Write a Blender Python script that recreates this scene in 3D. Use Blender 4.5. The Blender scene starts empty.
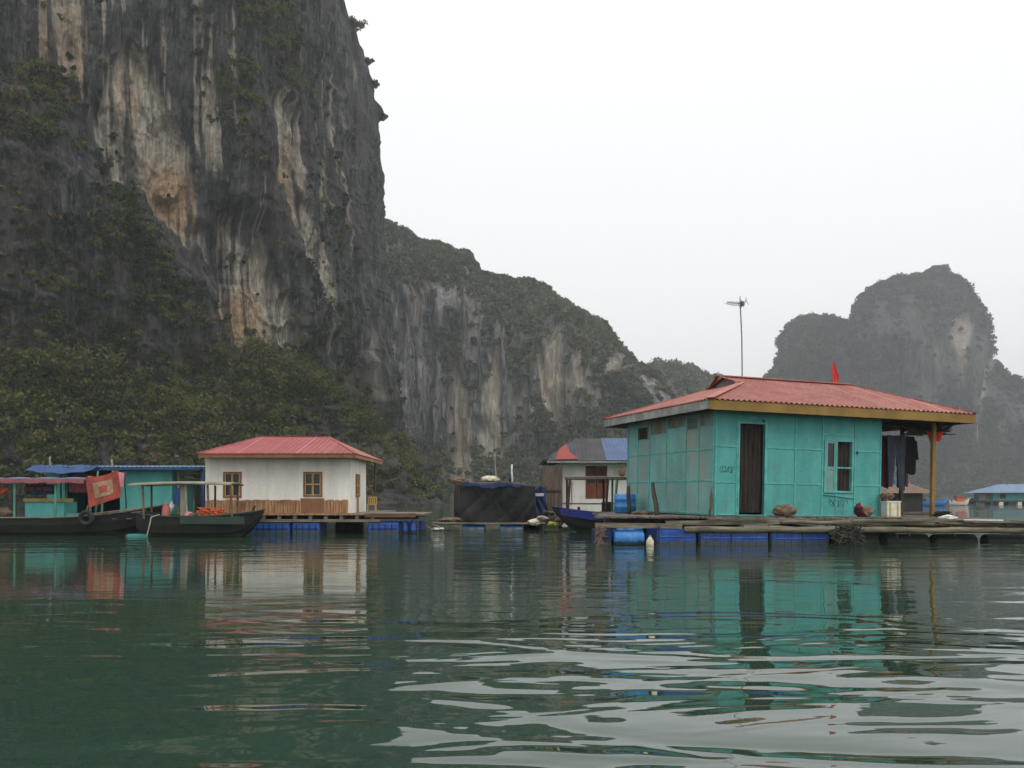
import bpy, math, random
import numpy as np
from mathutils import Vector, Matrix, Euler
from mathutils import noise as mnoise

R = math.radians
random.seed(7)
rng = np.random.default_rng(11)
scene = bpy.context.scene
COL = scene.collection

# ------------------------------------------------------------------ camera
CAM_H = 1.1; F = 850.0; HY = 497.0
cam_d = bpy.data.cameras.new('camera')
cam = bpy.data.objects.new('camera', cam_d); COL.objects.link(cam)
cam.location = (0, 0, CAM_H); cam.rotation_euler = (R(90), 0, 0)
cam_d.sensor_width = 36; cam_d.lens = F / 1024 * 36
cam_d.shift_y = (HY - 384) / 1024
cam_d.clip_start = 0.05; cam_d.clip_end = 8000
scene.camera = cam

def X_(px, Y): return (px - 512) / F * Y
def Z_(py, Y): return CAM_H - (py - HY) / F * Y

# ------------------------------------------------------------------ mesh helpers
class MB:
    def __init__(s): s.v = []; s.f = []
    def add(s, vs, fs):
        n = len(s.v); s.v += [tuple(v) for v in vs]; s.f += [tuple(i + n for i in f) for f in fs]; return s
    def box(s, x0, x1, y0, y1, z0, z1):
        return s.add([(x0,y0,z0),(x1,y0,z0),(x1,y1,z0),(x0,y1,z0),(x0,y0,z1),(x1,y0,z1),(x1,y1,z1),(x0,y1,z1)],
              [(0,3,2,1),(4,5,6,7),(0,1,5,4),(1,2,6,5),(2,3,7,6),(3,0,4,7)])
    def beam(s, p, q, w, h, up=(0,0,1)):
        p = Vector(p); q = Vector(q); d = (q - p).normalized(); up = Vector(up)
        if abs(d.dot(up)) > .98: up = Vector((0,1,0))
        a = d.cross(up).normalized() * w / 2; b = a.cross(d).normalized() * h / 2
        vs = [p-a-b, p+a-b, p+a+b, p-a+b, q-a-b, q+a-b, q+a+b, q-a+b]
        return s.add(vs, [(0,1,2,3),(4,7,6,5),(0,4,5,1),(1,5,6,2),(2,6,7,3),(3,7,4,0)])
    def tube(s, pts, r, n=8, cap=True):
        pts = [Vector(p) for p in pts]
        rs = r if isinstance(r, (list, tuple)) else [r] * len(pts)
        vs = []; ref = None
        for i, p in enumerate(pts):
            d = (pts[min(i+1, len(pts)-1)] - pts[max(i-1, 0)]).normalized()
            if ref is None: ref = Vector((0,0,1)) if abs(d.z) < .9 else Vector((1,0,0))
            a = d.cross(ref).normalized(); b = a.cross(d).normalized(); ref = b
            for k in range(n):
                t = 2*math.pi*k/n; vs.append(p + a*math.cos(t)*rs[i] + b*math.sin(t)*rs[i])
        fs = []
        for i in range(len(pts)-1):
            for k in range(n):
                fs.append((i*n+k, i*n+(k+1)%n, (i+1)*n+(k+1)%n, (i+1)*n+k))
        if cap:
            fs.append(tuple(range(n))[::-1]); fs.append(tuple((len(pts)-1)*n + k for k in range(n)))
        return s.add(vs, fs)
    def prism(s, poly, vec):
        n = len(poly); v = Vector(vec); a = [Vector(p) for p in poly]; b = [p + v for p in a]
        return s.add(a + b, [tuple(range(n))[::-1], tuple(range(n, 2*n))] + [(i, (i+1)%n, n+(i+1)%n, n+i) for i in range(n)])
    def grid(s, fn, nu, nv):
        vs = [fn(i/nu, j/nv) for j in range(nv+1) for i in range(nu+1)]
        fs = [(j*(nu+1)+i, j*(nu+1)+i+1, (j+1)*(nu+1)+i+1, (j+1)*(nu+1)+i) for j in range(nv) for i in range(nu)]
        return s.add(vs, fs)
    def slab(s, fn, nu, nv, off):
        """closed sheet: grid fn(u,v) and the same grid moved by off, with side faces"""
        off = Vector(off)
        top = [Vector(fn(i/nu, j/nv)) for j in range(nv+1) for i in range(nu+1)]
        bot = [p + off for p in top]; N = len(top); W = nu+1
        fs = []
        for j in range(nv):
            for i in range(nu):
                a = (j*W+i, j*W+i+1, (j+1)*W+i+1, (j+1)*W+i)
                fs.append(a); fs.append(tuple(N+k for k in a[::-1]))
        for i in range(nu):
            fs.append((i, N+i, N+i+1, i+1)); k = nv*W+i; fs.append((k, k+1, N+k+1, N+k))
        for j in range(nv):
            fs.append((j*W, (j+1)*W, N+(j+1)*W, N+j*W)); k = j*W+nu; fs.append((k, N+k, N+k+W, k+W))
        return s.add(top + bot, fs)
    def blob(s, c, r, n=10, m=7, noise=.15, seed=0):
        c = Vector(c); n = n*2; m = m*2
        def f(u, v):
            t = (u % 1)*2*math.pi; p = (v-.5)*math.pi
            d = Vector((math.cos(t)*math.cos(p), math.sin(t)*math.cos(p), math.sin(p))); q = d*1.3 + Vector((seed*3.7, seed*1.3, 0))
            k = 1 + noise*2.2*mnoise.noise(q) + noise*1.6*abs(mnoise.noise(q*2.7)) - noise*.4 + noise*.5*mnoise.noise(q*6)
            return (c.x + r[0]*k*d.x, c.y + r[1]*k*d.y, c.z + r[2]*k*d.z)
        return s.grid(f, n, m)
    def build(s, name, mat, parent=None, smooth=False, **kw):
        me = bpy.data.meshes.new(name); me.from_pydata(s.v, [], s.f); me.update()
        if smooth: me.polygons.foreach_set('use_smooth', [True]*len(me.polygons))
        me.materials.append(mat)
        o = bpy.data.objects.new(name, me); COL.objects.link(o)
        if parent is not None: o.parent = parent
        for k, v in kw.items(): o[k] = v
        return o

def bevel(o, w=.01, seg=2):
    m = o.modifiers.new('bevel', 'BEVEL'); m.width = w; m.segments = seg; m.limit_method = 'ANGLE'; return o

def thing(name, label, cat, loc=(0,0,0), rot=(0,0,0), group=None):
    o = bpy.data.objects.new(name, None); COL.objects.link(o)
    o.location = loc; o.rotation_euler = rot; o['label'] = label; o['category'] = cat
    if group: o['group'] = group
    o.empty_display_size = .2
    return o
def tag(o, label, cat, group=None, loc=None, rz=None):
    o['label'] = label; o['category'] = cat
    if group: o['group'] = group
    if loc is not None: o.location = loc
    if rz is not None: o.rotation_euler = (0,0,rz)
    return o
def dup(root, loc, rot=None, label=None):
    r = root.copy(); COL.objects.link(r); r.location = loc
    if rot is not None: r.rotation_euler = rot
    if label: r['label'] = label
    for ch in list(root.children):
        c = ch.copy(); COL.objects.link(c); c.parent = r
        for g in ch.children:
            d = g.copy(); COL.objects.link(d); d.parent = c
    return r

# ------------------------------------------------------------------ materials
def newmat(name):
    m = bpy.data.materials.new(name); m.use_nodes = True
    nt = m.node_tree; nt.nodes.clear()
    out = nt.nodes.new('ShaderNodeOutputMaterial')
    return m, nt, out
def N(nt, t, **kw):
    n = nt.nodes.new(t)
    for k, v in kw.items(): setattr(n, k, v)
    return n
def noise_tex(nt, scale, detail=4, stretch=(1,1,1), rough=.55, src=None, dist=0):
    if src is None:
        src = N(nt, 'ShaderNodeTexCoord').outputs['Object']
    mp = N(nt, 'ShaderNodeMapping'); mp.inputs['Scale'].default_value = stretch
    nt.links.new(src, mp.inputs['Vector'])
    n = N(nt, 'ShaderNodeTexNoise'); n.inputs['Scale'].default_value = scale; n.inputs['Detail'].default_value = detail
    n.inputs['Roughness'].default_value = rough; n.inputs['Distortion'].default_value = dist
    nt.links.new(mp.outputs[0], n.inputs['Vector'])
    return n.outputs['Fac']
def ramp(nt, fac, a, b, lo=0., hi=1.):
    """smooth remap of fac from [a,b] to [lo,hi]"""
    n = N(nt, 'ShaderNodeMapRange', interpolation_type='SMOOTHSTEP')
    n.inputs['From Min'].default_value = a; n.inputs['From Max'].default_value = b
    n.inputs['To Min'].default_value = lo; n.inputs['To Max'].default_value = hi
    nt.links.new(fac, n.inputs['Value']); return n.outputs[0]
def mix(nt, fac, a, b):
    n = N(nt, 'ShaderNodeMix', data_type='RGBA')
    for sock, v in ((n.inputs[0], fac), (n.inputs[6], a), (n.inputs[7], b)):
        if isinstance(v, (int, float)): sock.default_value = v
        elif isinstance(v, tuple): sock.default_value = (*v[:3], 1)
        else: nt.links.new(v, sock)
    return n.outputs[2]
def mth(nt, op, a, b=None):
    n = N(nt, 'ShaderNodeMath', operation=op)
    for i, v in enumerate((a, b)):
        if v is None: continue
        if isinstance(v, (int, float)): n.inputs[i].default_value = v
        else: nt.links.new(v, n.inputs[i])
    return n.outputs[0]
def bsdf(nt, out, color, rough=.8, metal=0, bump=None, bdist=.01, spec=.35):
    p = N(nt, 'ShaderNodeBsdfPrincipled')
    if isinstance(color, tuple): p.inputs['Base Color'].default_value = (*color[:3], 1)
    else: nt.links.new(color, p.inputs['Base Color'])
    if isinstance(rough, (int, float)): p.inputs['Roughness'].default_value = rough
    else: nt.links.new(rough, p.inputs['Roughness'])
    p.inputs['Metallic'].default_value = metal
    p.inputs['Specular IOR Level'].default_value = spec
    if bump is not None:
        b = N(nt, 'ShaderNodeBump'); b.inputs['Strength'].default_value = 1; b.inputs['Distance'].default_value = bdist
        nt.links.new(bump, b.inputs['Height']); nt.links.new(b.outputs[0], p.inputs['Normal'])
    nt.links.new(p.outputs[0], out.inputs['Surface'])
    return p
def worn(name, base, dark=None, dirt=(.09,.075,.055), scale=3., stretch=(1,1,.35), dirt_amt=.5, rough=.75, bdist=.006, fine=30., metal=0, spec=.35, dirt_scale=None):
    """painted / weathered surface: tone drift, stains running down, fine bump"""
    m, nt, out = newmat(name)
    if dark is None: dark = tuple(c*.62 for c in base)
    n1 = noise_tex(nt, scale, 5, stretch)
    n2 = noise_tex(nt, dirt_scale or scale*2.3, 6, (1,1,.28), .65)
    n3 = noise_tex(nt, fine, 4)
    c = mix(nt, ramp(nt, n1, .35, .68), dark, base)
    c = mix(nt, ramp(nt, n3, .3, .7, 0, .22), c, tuple(min(1, v*1.35) for v in base))
    c = mix(nt, ramp(nt, n2, .62-.18*dirt_amt, .80, 0, min(1, dirt_amt*1.1)), c, dirt)
    bsdf(nt, out, c, rough, metal, mth(nt, 'ADD', n3, n1), bdist, spec)
    return m
def wood(name, a, b, axis=0, scale=2., rough=.85):
    st = [9, 9, 9]; st[axis] = .6
    m, nt, out = newmat(name)
    n1 = noise_tex(nt, scale, 6, tuple(st), .65); n2 = noise_tex(nt, 1.3, 4)
    c = mix(nt, ramp(nt, n1, .32, .66), a, b)
    c = mix(nt, ramp(nt, n2, .5, .75, 0, .6), c, tuple(v*.4 for v in a))
    bsdf(nt, out, c, rough, 0, n1, .012)
    return m
M = {}
# ------------------------------------------------------------------ numpy noise
def _hash(ix, iy, iz, seed):
    h = (ix.astype(np.int64)*374761393 + iy.astype(np.int64)*668265263 + iz.astype(np.int64)*2147483647 + seed*144269) & 0xffffffff
    h = ((h ^ (h >> 13)) * 1274126177) & 0xffffffff
    return (((h ^ (h >> 16)) & 0xffff) / 65535.0)
def vnoise(x, y, z, seed=0):
    ix, iy, iz = np.floor(x), np.floor(y), np.floor(z)
    fx, fy, fz = x-ix, y-iy, z-iz
    fx, fy, fz = [t*t*t*(t*(t*6-15)+10) for t in (fx, fy, fz)]
    ix, iy, iz = ix.astype(np.int64), iy.astype(np.int64), iz.astype(np.int64)
    r = 0
    for dx in (0,1):
        for dy in (0,1):
            for dz in (0,1):
                w = (fx if dx else 1-fx)*(fy if dy else 1-fy)*(fz if dz else 1-fz)
                r = r + w*_hash(ix+dx, iy+dy, iz+dz, seed)
    return r*2-1
def fbm(x, y, z, octv=4, seed=0, gain=.5, ridge=False):
    a = 1; s = 0; t = 0
    for o in range(octv):
        n = vnoise(x*2**o+o*17.3, y*2**o+o*5.1, z*2**o-o*9.7, seed+o)
        if ridge: n = 1-2*np.abs(n)
        s = s + a*n; t += a; a *= gain
    return s/t
def poly_dist(px, py, poly):
    """signed distance, positive inside"""
    inside = np.zeros(px.shape, bool); d = np.full(px.shape, 1e9)
    n = len(poly)
    for i in range(n):
        x0, y0 = poly[i]; x1, y1 = poly[(i+1)%n]
        cond = ((y0 > py) != (y1 > py))
        with np.errstate(divide='ignore', invalid='ignore'):
            xi = (x1-x0)*(py-y0)/((y1-y0) if y1 != y0 else 1e-9)+x0
        inside ^= cond & (px < xi)
        L = (x1-x0)**2+(y1-y0)**2+1e-9
        t = np.clip(((px-x0)*(x1-x0)+(py-y0)*(y1-y0))/L, 0, 1)
        d = np.minimum(d, np.hypot(px-x0-t*(x1-x0), py-y0-t*(y1-y0)))
    return np.where(inside, d, -d)
def sstep(x, a, b):
    t = np.clip((x-a)/(b-a), 0, 1); return t*t*(3-2*t)

def sheet(name, P, mat, attrs, wrapn=False):
    nv, nu, _ = P.shape
    idx = np.arange(nv*nu).reshape(nv, nu)
    q = np.stack([idx[:-1,:-1], idx[:-1,1:], idx[1:,1:], idx[1:,:-1]], -1).reshape(-1)
    me = bpy.data.meshes.new(name)
    me.vertices.add(nv*nu); me.vertices.foreach_set('co', P.reshape(-1).astype(np.float32))
    nf = len(q)//4
    me.loops.add(len(q)); me.loops.foreach_set('vertex_index', q.astype(np.int32))
    me.polygons.add(nf); me.polygons.foreach_set('loop_start', np.arange(0, len(q), 4, dtype=np.int32))
    me.polygons.foreach_set('loop_total', np.full(nf, 4, np.int32))
    me.polygons.foreach_set('use_smooth', np.ones(nf, bool))
    me.update(calc_edges=True)
    for k, a in attrs.items():
        at = me.attributes.new(k, 'FLOAT', 'POINT'); at.data.foreach_set('value', a.reshape(-1).astype(np.float32))
    me.materials.append(mat)
    o = bpy.data.objects.new(name, me); COL.objects.link(o); return o

def leaf_mesh(name, centers, radii, per, leaf, mat, squash=.8, tone=None):
    """many small leaf faces spread through the volume of each bush"""
    n = len(centers)
    c = np.repeat(centers, per, 0); r = np.repeat(radii, per)
    d = rng.normal(size=(n*per, 3)); d /= np.linalg.norm(d, axis=1)[:,None]
    # lumpy crown: each bush has its own few lobes
    lob = rng.normal(size=(n, 4, 3)); lob /= np.linalg.norm(lob, axis=2)[:,:,None]; lob[:,:,2] = np.abs(lob[:,:,2])*.8
    pick = rng.integers(0, 4, n*per); lo = np.repeat(lob, per, 0)[np.arange(n*per), pick]
    rad = rng.uniform(.25, 1, n*per)**.5
    p = c + (lo*.55*r[:,None]) + d*(rad*r*.6)[:,None]*np.array([1,1,squash])
    sz = leaf*rng.uniform(.5, 1.3, n*per)
    a = rng.normal(size=(n*per,3)); a /= np.linalg.norm(a, axis=1)[:,None]
    b = np.cross(a, rng.normal(size=(n*per,3))); b /= np.linalg.norm(b, axis=1)[:,None]
    a *= sz[:,None]; b *= (sz*.7)[:,None]
    V = np.stack([p-a, p-b, p+a, p+b], 1).reshape(-1, 3)
    m = n*per
    me = bpy.data.meshes.new(name)
    me.vertices.add(m*4); me.vertices.foreach_set('co', V.reshape(-1).astype(np.float32))
    me.loops.add(m*4); me.loops.foreach_set('vertex_index', np.arange(m*4, dtype=np.int32))
    me.polygons.add(m); me.polygons.foreach_set('loop_start', np.arange(0, m*4, 4, dtype=np.int32))
    me.polygons.foreach_set('loop_total', np.full(m, 4, np.int32)); me.update(calc_edges=True)
    if tone is None: tone = rng.uniform(0, 1, n)
    t = np.repeat(tone, per*4) + np.repeat(rng.uniform(-.12,.12,m), 4)
    at = me.attributes.new('tone', 'FLOAT', 'POINT'); at.data.foreach_set('value', t.astype(np.float32))
    me.materials.append(mat)
    o = bpy.data.objects.new(name, me); COL.objects.link(o); return o

# ------------------------------------------------------------------ rock & foliage materials
def rock_mat(name, k=1., vk=1., sc=1., mk=1.):
    m, nt, out = newmat(name)
    geo = N(nt, 'ShaderNodeNewGeometry'); pos = geo.outputs['Position']
    at = lambda n: N(nt, 'ShaderNodeAttribute', attribute_name=n).outputs['Fac']
    streak = noise_tex(nt, .55*sc, 7, (1,1,.13), .62, pos, .6)
    streak2 = noise_tex(nt, 1.7*sc, 5, (1,1,.09), .6, pos, .3)
    blot = noise_tex(nt, .10*sc, 6, (1,1,.6), .6, pos)
    fine = noise_tex(nt, 3.2*sc, 6, (1,1,.55), .7, pos)
    streak3 = noise_tex(nt, 5.5*sc, 5, (1,1,.10), .65, pos, .2)
    c = mix(nt, ramp(nt, streak, .40, .60), (.018*k,.019*k,.0195*k), (.088*k,.087*k,.083*k))
    c = mix(nt, ramp(nt, streak3, .50, .66, 0, .55), c, (.16*k,.157*k,.148*k))
    c = mix(nt, ramp(nt, streak3, .34, .46, .6, 0), c, (.014*k,.0145*k,.015*k))
    c = mix(nt, ramp(nt, streak2, .54, .70, 0, .7), c, (.21*k,.205*k,.19*k))
    c = mix(nt, ramp(nt, blot, .5, .68, 0, .45), c, (.068*k,.056*k,.043*k))
    pal = mix(nt, ramp(nt, streak2, .35, .7), (.27*vk,.235*vk,.185*vk), (.47*vk,.43*vk,.35*vk))
    och = mix(nt, ramp(nt, fine, .35, .7), (.30*vk,.17*vk,.085*vk), (.45*vk,.34*vk,.22*vk))
    pal = mix(nt, at('ochre'), pal, och)
    pal = mix(nt, ramp(nt, streak, .34, .50, .55, 0), pal, (.14,.125,.105))
    pal = mix(nt, ramp(nt, streak3, .36, .48, .6, 0), pal, (.12,.11,.09))
    c = mix(nt, ramp(nt, at('pale'), .05, .7), c, pal)
    moss = mix(nt, ramp(nt, fine, .35, .65), (.022*mk,.025*mk,.014*mk), (.050*mk,.052*mk,.028*mk))
    c = mix(nt, mth(nt, 'MULTIPLY', at('green'), ramp(nt, fine, .35, .55, .35, 1)), c, moss)
    h = mth(nt, 'ADD', mth(nt, 'MULTIPLY', streak, 1.2), mth(nt, 'MULTIPLY', fine, .6))
    bsdf(nt, out, c, .92, 0, h, .8/sc, .15)
    return m
def leaf_mat(name, a, b, c3):
    m, nt, out = newmat(name)
    t = N(nt, 'ShaderNodeAttribute', attribute_name='tone').outputs['Fac']
    c = mix(nt, ramp(nt, t, .1, .6), a, b); c = mix(nt, ramp(nt, t, .72, .98), c, c3)
    d = N(nt, 'ShaderNodeBsdfDiffuse'); nt.links.new(c, d.inputs['Color'])
    tr = N(nt, 'ShaderNodeBsdfTranslucent'); nt.links.new(c, tr.inputs['Color'])
    ms = N(nt, 'ShaderNodeMixShader'); ms.inputs[0].default_value = .25
    nt.links.new(d.outputs[0], ms.inputs[1]); nt.links.new(tr.outputs[0], ms.inputs[2])
    nt.links.new(ms.outputs[0], out.inputs['Surface']); return m
M['rock'] = rock_mat('limestone_near', .85, 1.2, 1.)
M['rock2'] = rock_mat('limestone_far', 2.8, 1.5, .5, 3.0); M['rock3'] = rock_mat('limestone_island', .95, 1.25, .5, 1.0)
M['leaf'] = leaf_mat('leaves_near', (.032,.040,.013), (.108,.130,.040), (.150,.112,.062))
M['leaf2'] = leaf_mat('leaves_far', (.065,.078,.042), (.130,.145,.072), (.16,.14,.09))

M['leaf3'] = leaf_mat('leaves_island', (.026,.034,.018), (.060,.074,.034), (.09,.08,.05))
# ------------------------------------------------------------------ near cliff
CPX = np.array([-420,-200, 0, 100, 200, 280, 340, 378, 398])
CY  = np.array([  84,  96,104, 110, 117, 124, 134, 147, 162.])
u_in = np.concatenate([np.linspace(-420,-20,60,endpoint=False), np.linspace(-20,398,470)])
Yc = np.interp(u_in, CPX, CY)
cx = (u_in-512)/F*Yc; cy = Yc.copy()
nb = 70                                   # the side that runs away from the camera
tb = np.linspace(0,1,nb+1)[1:]
by = cy[-1] + 150*tb; bx = (398 - 16*tb - 512)/F*by + 1.2*np.sin(np.minimum(tb*6,1)*math.pi)
cx = np.concatenate([cx, bx]); cy = np.concatenate([cy, by]); pxs = np.concatenate([u_in, 398+tb*60])
zz = np.concatenate([np.linspace(-1.5, 72, 520, endpoint=False), 72+ (np.linspace(0,1,60)**1.2)*48])
PX, ZZ = np.meshgrid(pxs, zz); CXg = np.broadcast_to(cx, PX.shape); CYg = np.broadcast_to(cy, PX.shape)
Yn = np.minimum(CYg, 165)
PY = HY-(ZZ-CAM_H)*F/Yn
tx = np.gradient(cx); ty = np.gradient(cy); L = np.hypot(tx, ty); nx, ny = ty/L, -tx/L
k = np.ones(25)/25; nx = np.convolve(np.pad(nx, 12, 'edge'), k, 'valid'); ny = np.convolve(np.pad(ny, 12, 'edge'), k, 'valid')
L = np.hypot(nx, ny); nx /= L; ny /= L
wx = fbm(CXg*.03, CYg*.03, ZZ*.02, 3, 5)*7; wy = fbm(CXg*.03+9, CYg*.03, ZZ*.03, 3, 9)*10
jx = PX + wx + fbm(CXg*.35, CYg*.35, ZZ*.09, 3, 15)*9; jy = PY + wy + fbm(CXg*.5, CYg*.5, ZZ*.06, 3, 19)*22
FA = [(42,-40),(88,-40),(84,40),(78,90),(92,110),(104,50),(146,50),(158,90),(190,150),(196,200),(203,258),(178,240),(140,200),(104,192),(84,120),(56,70)]
FB = [(272,78),(300,82),(332,96),(336,190),(352,240),(362,325),(334,298),(292,240),(276,180)]
FC = [(215,218),(236,224),(244,262),(250,236),(266,236),(281,290),(286,330),(300,376),(258,356),(224,352),(214,300)]
FD = [(379,330),(385,330),(390,412),(383,404)]
FE = [(190,-20),(203,-20),(202,30),(192,34)]
FG = [(326,40),(342,40),(342,72),(330,70)]
dA, dB, dC, dD = [poly_dist(jx, jy, p) for p in (FA, FB, FC, FD)]
dE, dG = [poly_dist(jx, jy, p) for p in (FE, FG)]
pale = np.maximum.reduce([sstep(dA,-3,7), sstep(dB,-3,5), sstep(dC,-3,6)*.9, sstep(dD,-3,3)*.35, sstep(dE,-3,4)*.45, sstep(dG,-3,4)*.35])
st = fbm(CXg*.5, CYg*.5, ZZ*.045, 5, 31)
st2 = fbm(CXg*1.15, CYg*1.15, ZZ*.035, 4, 33, .6)
pale *= np.clip(.95 + st*1.1, .25, 1)*(.28+.72*sstep(st2, -.30, .02))
thin = sstep(st2, .12, .34)*sstep(fbm(CXg*.11, CYg*.11, ZZ*.035, 3, 37), -.02, .28)*(PY < 400)
pale = np.maximum(pale, .5*thin*(1-.85*sstep(poly_dist(jx, jy, [(-700,120),(-40,60),(30,75),(62,110),(104,192),(140,205),(196,262),(222,350),(300,380),(340,600),(-700,600)]), -4, 8)))
pale *= 1-.6*sstep(poly_dist(jx, jy, [(84,60),(104,40),(112,190),(150,210),(140,160),(118,120)]), -4, 6)  # grey middle of the left face
och = np.clip(np.maximum.reduce([
    sstep(30-np.hypot((jx-168)/1.1, (jy-208)/1.5), -10, 14), sstep(26-np.hypot(jx-60, (jy-70)/2.2), -8, 12)*.75,
    sstep(20-np.hypot(jx-312, (jy-200)/3.5), -8, 12)*.65, sstep(22-np.hypot(jx-240, (jy-330)/1.6), -8, 12)*.85,
    sstep(12-np.hypot(jx-130, (jy-100)/4), -8, 12)*.4])
    * (1.0+.9*fbm(CXg*.25, CYg*.25, ZZ*.12, 3, 77)), 0, 1)
# the lower left buttress stands in front of the left face
BUT = [(-700,150),(-40,60),(30,75),(62,110),(104,192),(140,205),(196,262),(214,240),(222,350),(262,362),(300,380),(330,420),(340,600),(-700,600)]
dBut = poly_dist(jx, jy, BUT)
MID = [(196,-120),(284,-120),(276,80),(284,180),(300,240),(340,290),(352,330),(300,372),(284,330),(264,236),(238,226),(214,220),(205,260),(192,150),(204,60)]
dMid = poly_dist(jx, jy, MID)
disp = fbm(CXg*.045, CYg*.045, ZZ*.018, 3, 1)*4.2
disp += fbm(CXg*.16, CYg*.16, ZZ*.03, 4, 3, ridge=True)*1.5
disp += fbm(CXg*.55, CYg*.55, ZZ*.06, 4, 13, ridge=True)*.75
disp += fbm(CXg*.35, CYg*.35, ZZ*.22, 5, 23, .62)*1.35
disp += fbm(CXg*1.3, CYg*1.3, ZZ*.22, 4, 43, .65, True)*.48
# horizontal breaks / ledges
led = np.sin(ZZ*.34 + fbm(CXg*.06, CYg*.06, ZZ*.05, 3, 51)*6)
disp += np.clip(led, .55, 1)*1.0 + np.clip(np.sin(ZZ*.9+fbm(CXg*.15,CYg*.15,ZZ*.1,3,52)*9), .6, 1)*1.1*sstep(fbm(CXg*.08,CYg*.08,ZZ*.08,3,53), -.1, .3)
disp += sstep(dBut, -4, 40)*6.5 + sstep(dMid, -4, 22)*3.0
disp -= np.maximum.reduce([sstep(dA,-2,9), sstep(dB,-2,9), sstep(dC,-2,9)])*1.9
# block that overhangs the ochre patch
disp += sstep(15-np.hypot((PX-168), (PY-190)*1.1), 0, 6)*2.2*(PY < 203)
# toe slope
zt = np.interp(pxs, [-420, 0, 150, 300, 398, 460], [26, 21, 19, 18, 13, 11])
toe = np.clip(1-ZZ/zt, 0, 1)**1.35
toew = np.interp(pxs, [-420, 0, 300, 370, 398, 460], [22, 20, 17, 11, 6, 6])
disp += toe*toew
disp += sstep(toe, 0, .2)*(fbm(CXg*.15, CYg*.15, ZZ*.2, 4, 61)*3.5 + fbm(CXg*.5, CYg*.5, ZZ*.5, 4, 62, .6, True)*1.3)
lean = np.interp(zz, [0, 8, 25, 40, 52, 68, 82, 90, 96, 120], [0, .3, 2.0, 4.2, 5.4, 6.3, 7.6, 10.0, 14, 34.])
lw = sstep(pxs, 225, 392)
Pc = np.zeros(PX.shape+(3,))
Pc[...,0] = CXg + disp*nx - (lean+1.2)[:,None]*lw[None,:]
Pc[...,1] = CYg + disp*ny
Pc[...,2] = ZZ + fbm(CXg*.2, CYg*.2, ZZ*.2, 3, 71)*.4
def ell(lst):
    g = 0*PX
    for (a, b, ra, rb, w) in lst: g = np.maximum(g, w*sstep(1-np.hypot((jx-a)/ra, (jy-b)/rb), -.25, .45))
    return g
VEG = [(20,120,62,62,.85),(95,190,42,52,.4),(115,255,40,60,.6),(30,250,60,60,.35),(20,330,90,60,.6),(90,350,90,50,.6),
       (130,300,50,60,.6),(228,104,34,55,.8),(240,150,30,25,.5),(200,40,18,40,.3),(300,30,40,50,.45),(330,75,30,20,.5),
       (190,395,190,45,1),(60,420,120,50,1),(330,415,70,45,1),(395,455,40,45,1),(-80,300,120,200,.7),(-100,100,120,150,.5),
       (180,330,40,50,.5),(250,350,30,30,.4),(225,265,14,14,.6),(310,330,30,60,.35),(360,200,20,120,.3),(350,330,26,60,.3),(280,10,60,26,.5)]
veg = ell(VEG)*(.66+.95*fbm(CXg*.14, CYg*.14, ZZ*.16, 3, 81))
veg = np.maximum(veg, sstep(toe, .03, .22)*np.clip(.72+1.1*fbm(CXg*.2, CYg*.2, ZZ*.25, 3, 82), .45, .95))
veg = np.clip(veg*(1-pale*.8), 0, 1)
veg *= np.where(PY > 462, .75, 1)
green = np.clip(veg*.85, 0, 1)
cliff = sheet('cliff', Pc, M['rock'], dict(pale=pale, ochre=och, green=green)); cliff['kind'] = 'structure'

# bushes rooted on the cliff
wgt = (veg**1.4+.004)*np.where(PX > 425, .1, 1)*np.where(PX < -60, .35, 1)*np.where(ZZ < .3, 0, 1)*np.where(ZZ > 80, .3, 1)
wgt[zz > 72] *= 4.0
wf = wgt.reshape(-1); wf = wf/wf.sum()
pick = rng.choice(len(wf), 4200, p=wf)
cen = Pc.reshape(-1,3)[pick].copy(); vg = veg.reshape(-1)[pick]
rad = (.40+1.15*rng.random(len(pick))**2.5)*(.5+1.15*vg)
nrm = np.stack([np.broadcast_to(nx, PX.shape), np.broadcast_to(ny, PX.shape)], -1).reshape(-1,2)[pick]
cen[:,:2] += nrm*(rad*.35)[:,None]; cen[:,2] += rad*.35
tone = np.clip(rng.normal(.38, .32, len(pick)) + .16*np.sin(cen[:,0]*.3) + .12*np.sin(cen[:,2]*.7+cen[:,0]*.2), 0, 1)
brush = leaf_mesh('cliff_bushes', cen, rad, 60, .21, M['leaf'], .8, tone)
brush['kind'] = 'stuff'; brush['label'] = 'dark green bushes and creepers covering ledges and foot of the nearest cliff'; brush['category'] = 'bushes'

def small_tree(name, base, h, w, label, group=None, leaf=.2, n=14, seed=1, mat='leaf', lean=(0,0)):
    rr = np.random.default_rng(seed)
    t = thing(name, label, 'tree', base, group=group)
    mb = MB(); top = Vector((lean[0], lean[1], h*.6))
    mb.tube([(0,0,-.3), (top.x*.3, top.y*.3, h*.3), tuple(top)], [w*.07, w*.05, w*.03], 6)
    cs = []
    for i in range(5):
        a = rr.uniform(0, 6.28); q = (top.x+math.cos(a)*w*.38, top.y+math.sin(a)*w*.38, h*rr.uniform(.6,.95))
        mb.tube([(top.x*.6, top.y*.6, h*.38), q], [w*.03, w*.012], 5); cs.append(q)
    mb.build('trunk', M['bark'], t)
    c = np.array(cs + [(top.x+rr.normal()*w*.2, top.y+rr.normal()*w*.2, h*rr.uniform(.55,1.0)) for _ in range(n)])
    o = leaf_mesh('crown', c, rr.uniform(.16,.3,len(c))*w, 46, leaf, M[mat]); o.parent = t
    return t
M['bark'] = worn('bark', (.09,.075,.06), scale=3)
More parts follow.
